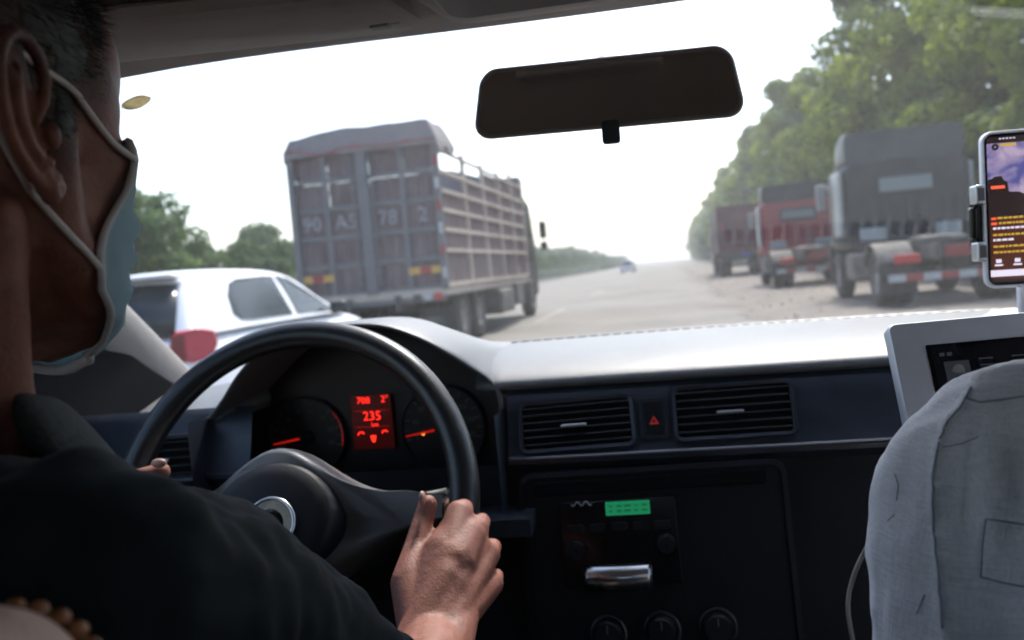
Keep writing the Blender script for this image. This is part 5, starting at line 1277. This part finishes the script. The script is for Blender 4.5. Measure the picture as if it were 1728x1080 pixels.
for i_, v in enumerate(psm.vertices):        # back panel lies over the sleeve along the seam; gathered folds at the yoke
    px, py = proj(v.co); d_ = px - np.interp(py, [a for a, _ in sx], [b for _, b in sx])
    if nn_[i_].dot(v.co - CAMPOS) > 0: continue
    lift_ = .0032*smoothstep(-4, 5, d_)*(1 - .6*smoothstep(40, 160, d_)) + .0035*math.exp(-(d_/26)**2)*.5
    lift_ += .0042*math.sin(px*.052 + py*.006)*smoothstep(690, 760, py)*smoothstep(1000, 820, py)*smoothstep(1590, 1640, px)
    v.co += nn_[i_]*lift_*smoothstep(.08, .45, -nn_[i_].dot((v.co - CAMPOS).normalized()))
psm.update()
obj('shirt', psm, 'linen', PA)
PB = BVHTree.FromPolygons([v.co.copy() for v in psm.vertices], [tuple(p.vertices) for p in psm.polygons])
def onp(px, py, lift=.0008):
    d = ray(px, py).normalized(); h = PB.ray_cast(CAMPOS, d); return (h[0] + h[1]*lift) if h[0] is not None else None
def pl(lst, r, m, nm):
    pts_ = [];
    for a, b in zip(lst, lst[1:]):
        for k in range(8): pts_.append(onp(lerp(a[0],b[0],k/8), lerp(a[1],b[1],k/8)))
    pts_.append(onp(*lst[-1])); pts_ = [p for p in pts_ if p is not None]
    if len(pts_) > 2: mb = MB(); mb.tube(pts_, r, 6); mb.build(nm, m, PA, smooth=True)
pl([(1640,655),(1622,688),(1600,712),(1586,745),(1577,800),(1574,850),(1580,920),(1586,980),(1592,1060)], .0006, 'linen_seam', 'seam')
pl([(1628,672),(1655,680),(1690,676),(1728,670)], .0005, 'linen_seam', 'seam')
pl([(1728,885),(1662,876),(1657,920),(1655,973),(1690,983),(1728,990)], .00025, 'print_dark', 'printed_line')
pl([(1563,1003),(1556,1020),(1549,1036)], .00025, 'print_dark', 'printed_line'); pl([(1592,756),(1625,750),(1650,738)], .0002, 'print_dark', 'printed_line')
pl([(1515,845),(1518,820),(1512,800)], .0002, 'print_dark', 'printed_line'); pl([(1500,880),(1512,868)], .0002, 'print_dark', 'printed_line')
pbm = MB(); pc = V((.47,.52,1.30))
pbm.ball(pc + V((0,-.01,.04)), (.077,.097,.088), 22); pbm.ball(pc + V((0,.04,-.03)), (.06,.055,.075), 22); pbm.chain([pc + V((0,.11,-.03)), pc + V((0,.095,.01))], [.012,.008]); pbm.chain([pc + V((0,-.03,-.05)), V((.44,.46,1.08))], [.055,.06], 16)
for s in (-1,1): pbm.ball(pc + V((s*.079,-.01,-.01)), (.008,.018,.032), 12)
pbm.ball(pc + V((0,.075,-.1)), (.03,.025,.02), 14)
obj('body', remesh(pbm, .004, 5), 'skin', PA)
mb = MB(); mb.ball(pc + V((0,-.02,.05)), (.083,.1,.088), 20); obj('hair', remesh(mb, .005, 3), 'hair', PA)

# ------------------------------------------------------------------ rear passenger's wrist with beads
RP = thing('person', 'bare wrist wearing wooden beads at the lower left corner', 'person', (-.24, .30, 1.0), 0, worldbuilt=True)
ac = at(-35,1205,.205); ad = ray(-35,1205).normalized(); tdir = (ad + V((.25,.1,-.35))).normalized()
mb = MB(); mb.chain([ac - tdir*.035 + V((-.012,0,-.02)), ac, ac + tdir*.04, ac + tdir*.09], [.030,.0285,.026,.024], 18)
for k in range(4): mb.chain([ac + tdir*.06 + V((.008*(k-1.5),0,0)), ac + tdir*.135 + V((.013*(k-1.5),0,-.01)), ac + tdir*.15 + V((.013*(k-1.5),0,-.035)), ac + tdir*.14 + V((.012*(k-1.5),0,-.055))], [.012,.0095,.009,.008], 10)
obj('body', remesh(mb, .003, 4), 'skin_pale', RP)
bx = tdir.orthogonal().normalized(); by = tdir.cross(bx)
BR = thing('bead_bracelet', 'brown wooden bead bracelet around the wrist at lower left', 'bracelet', tuple(ac), 0, worldbuilt=True)
nb = 28; rb = .0305
mb = MB(); mb.ball((0,0,0), .0045, 14); 
for k in range(nb):
    t = 2*math.pi*k/nb; c = ac + tdir*.004 + (bx*math.cos(t) + by*math.sin(t))*rb
    mb = MB(); mb.ball(c, (.0034,.0034,.0031), 14); mb.build('bead', 'wood_bead', BR, smooth=True)
mb = MB(); mb.tube([ac + tdir*.004 + (bx*math.cos(2*math.pi*k/40) + by*math.sin(2*math.pi*k/40))*rb for k in range(40)], .0008, 6, closed=True); mb.build('cord', 'cable', BR)

# ------------------------------------------------------------------ haze over the road
mb = MB(); mb.box((0, 600, 8.5), (1840, 1860, 19.0))
hz_ = mb.build('haze', None); hz_['kind'] = 'stuff'; hz_['label'] = 'pale dusty haze hanging over the road'
m = bpy.data.materials.new('haze'); m.use_nodes = True; t = m.node_tree; t.nodes.clear()
o_ = t.nodes.new('ShaderNodeOutputMaterial'); pv = t.nodes.new('ShaderNodeVolumePrincipled'); pv.inputs['Color'].default_value = (.93,.94,.95,1); pv.inputs['Density'].default_value = .0012; pv.inputs['Anisotropy'].default_value = .35
t.links.new(pv.outputs[0], o_.inputs['Volume']); hz_.data.materials.append(m)
for o in bpy.data.objects:
    if 'worldbuilt' in o: del o['worldbuilt']
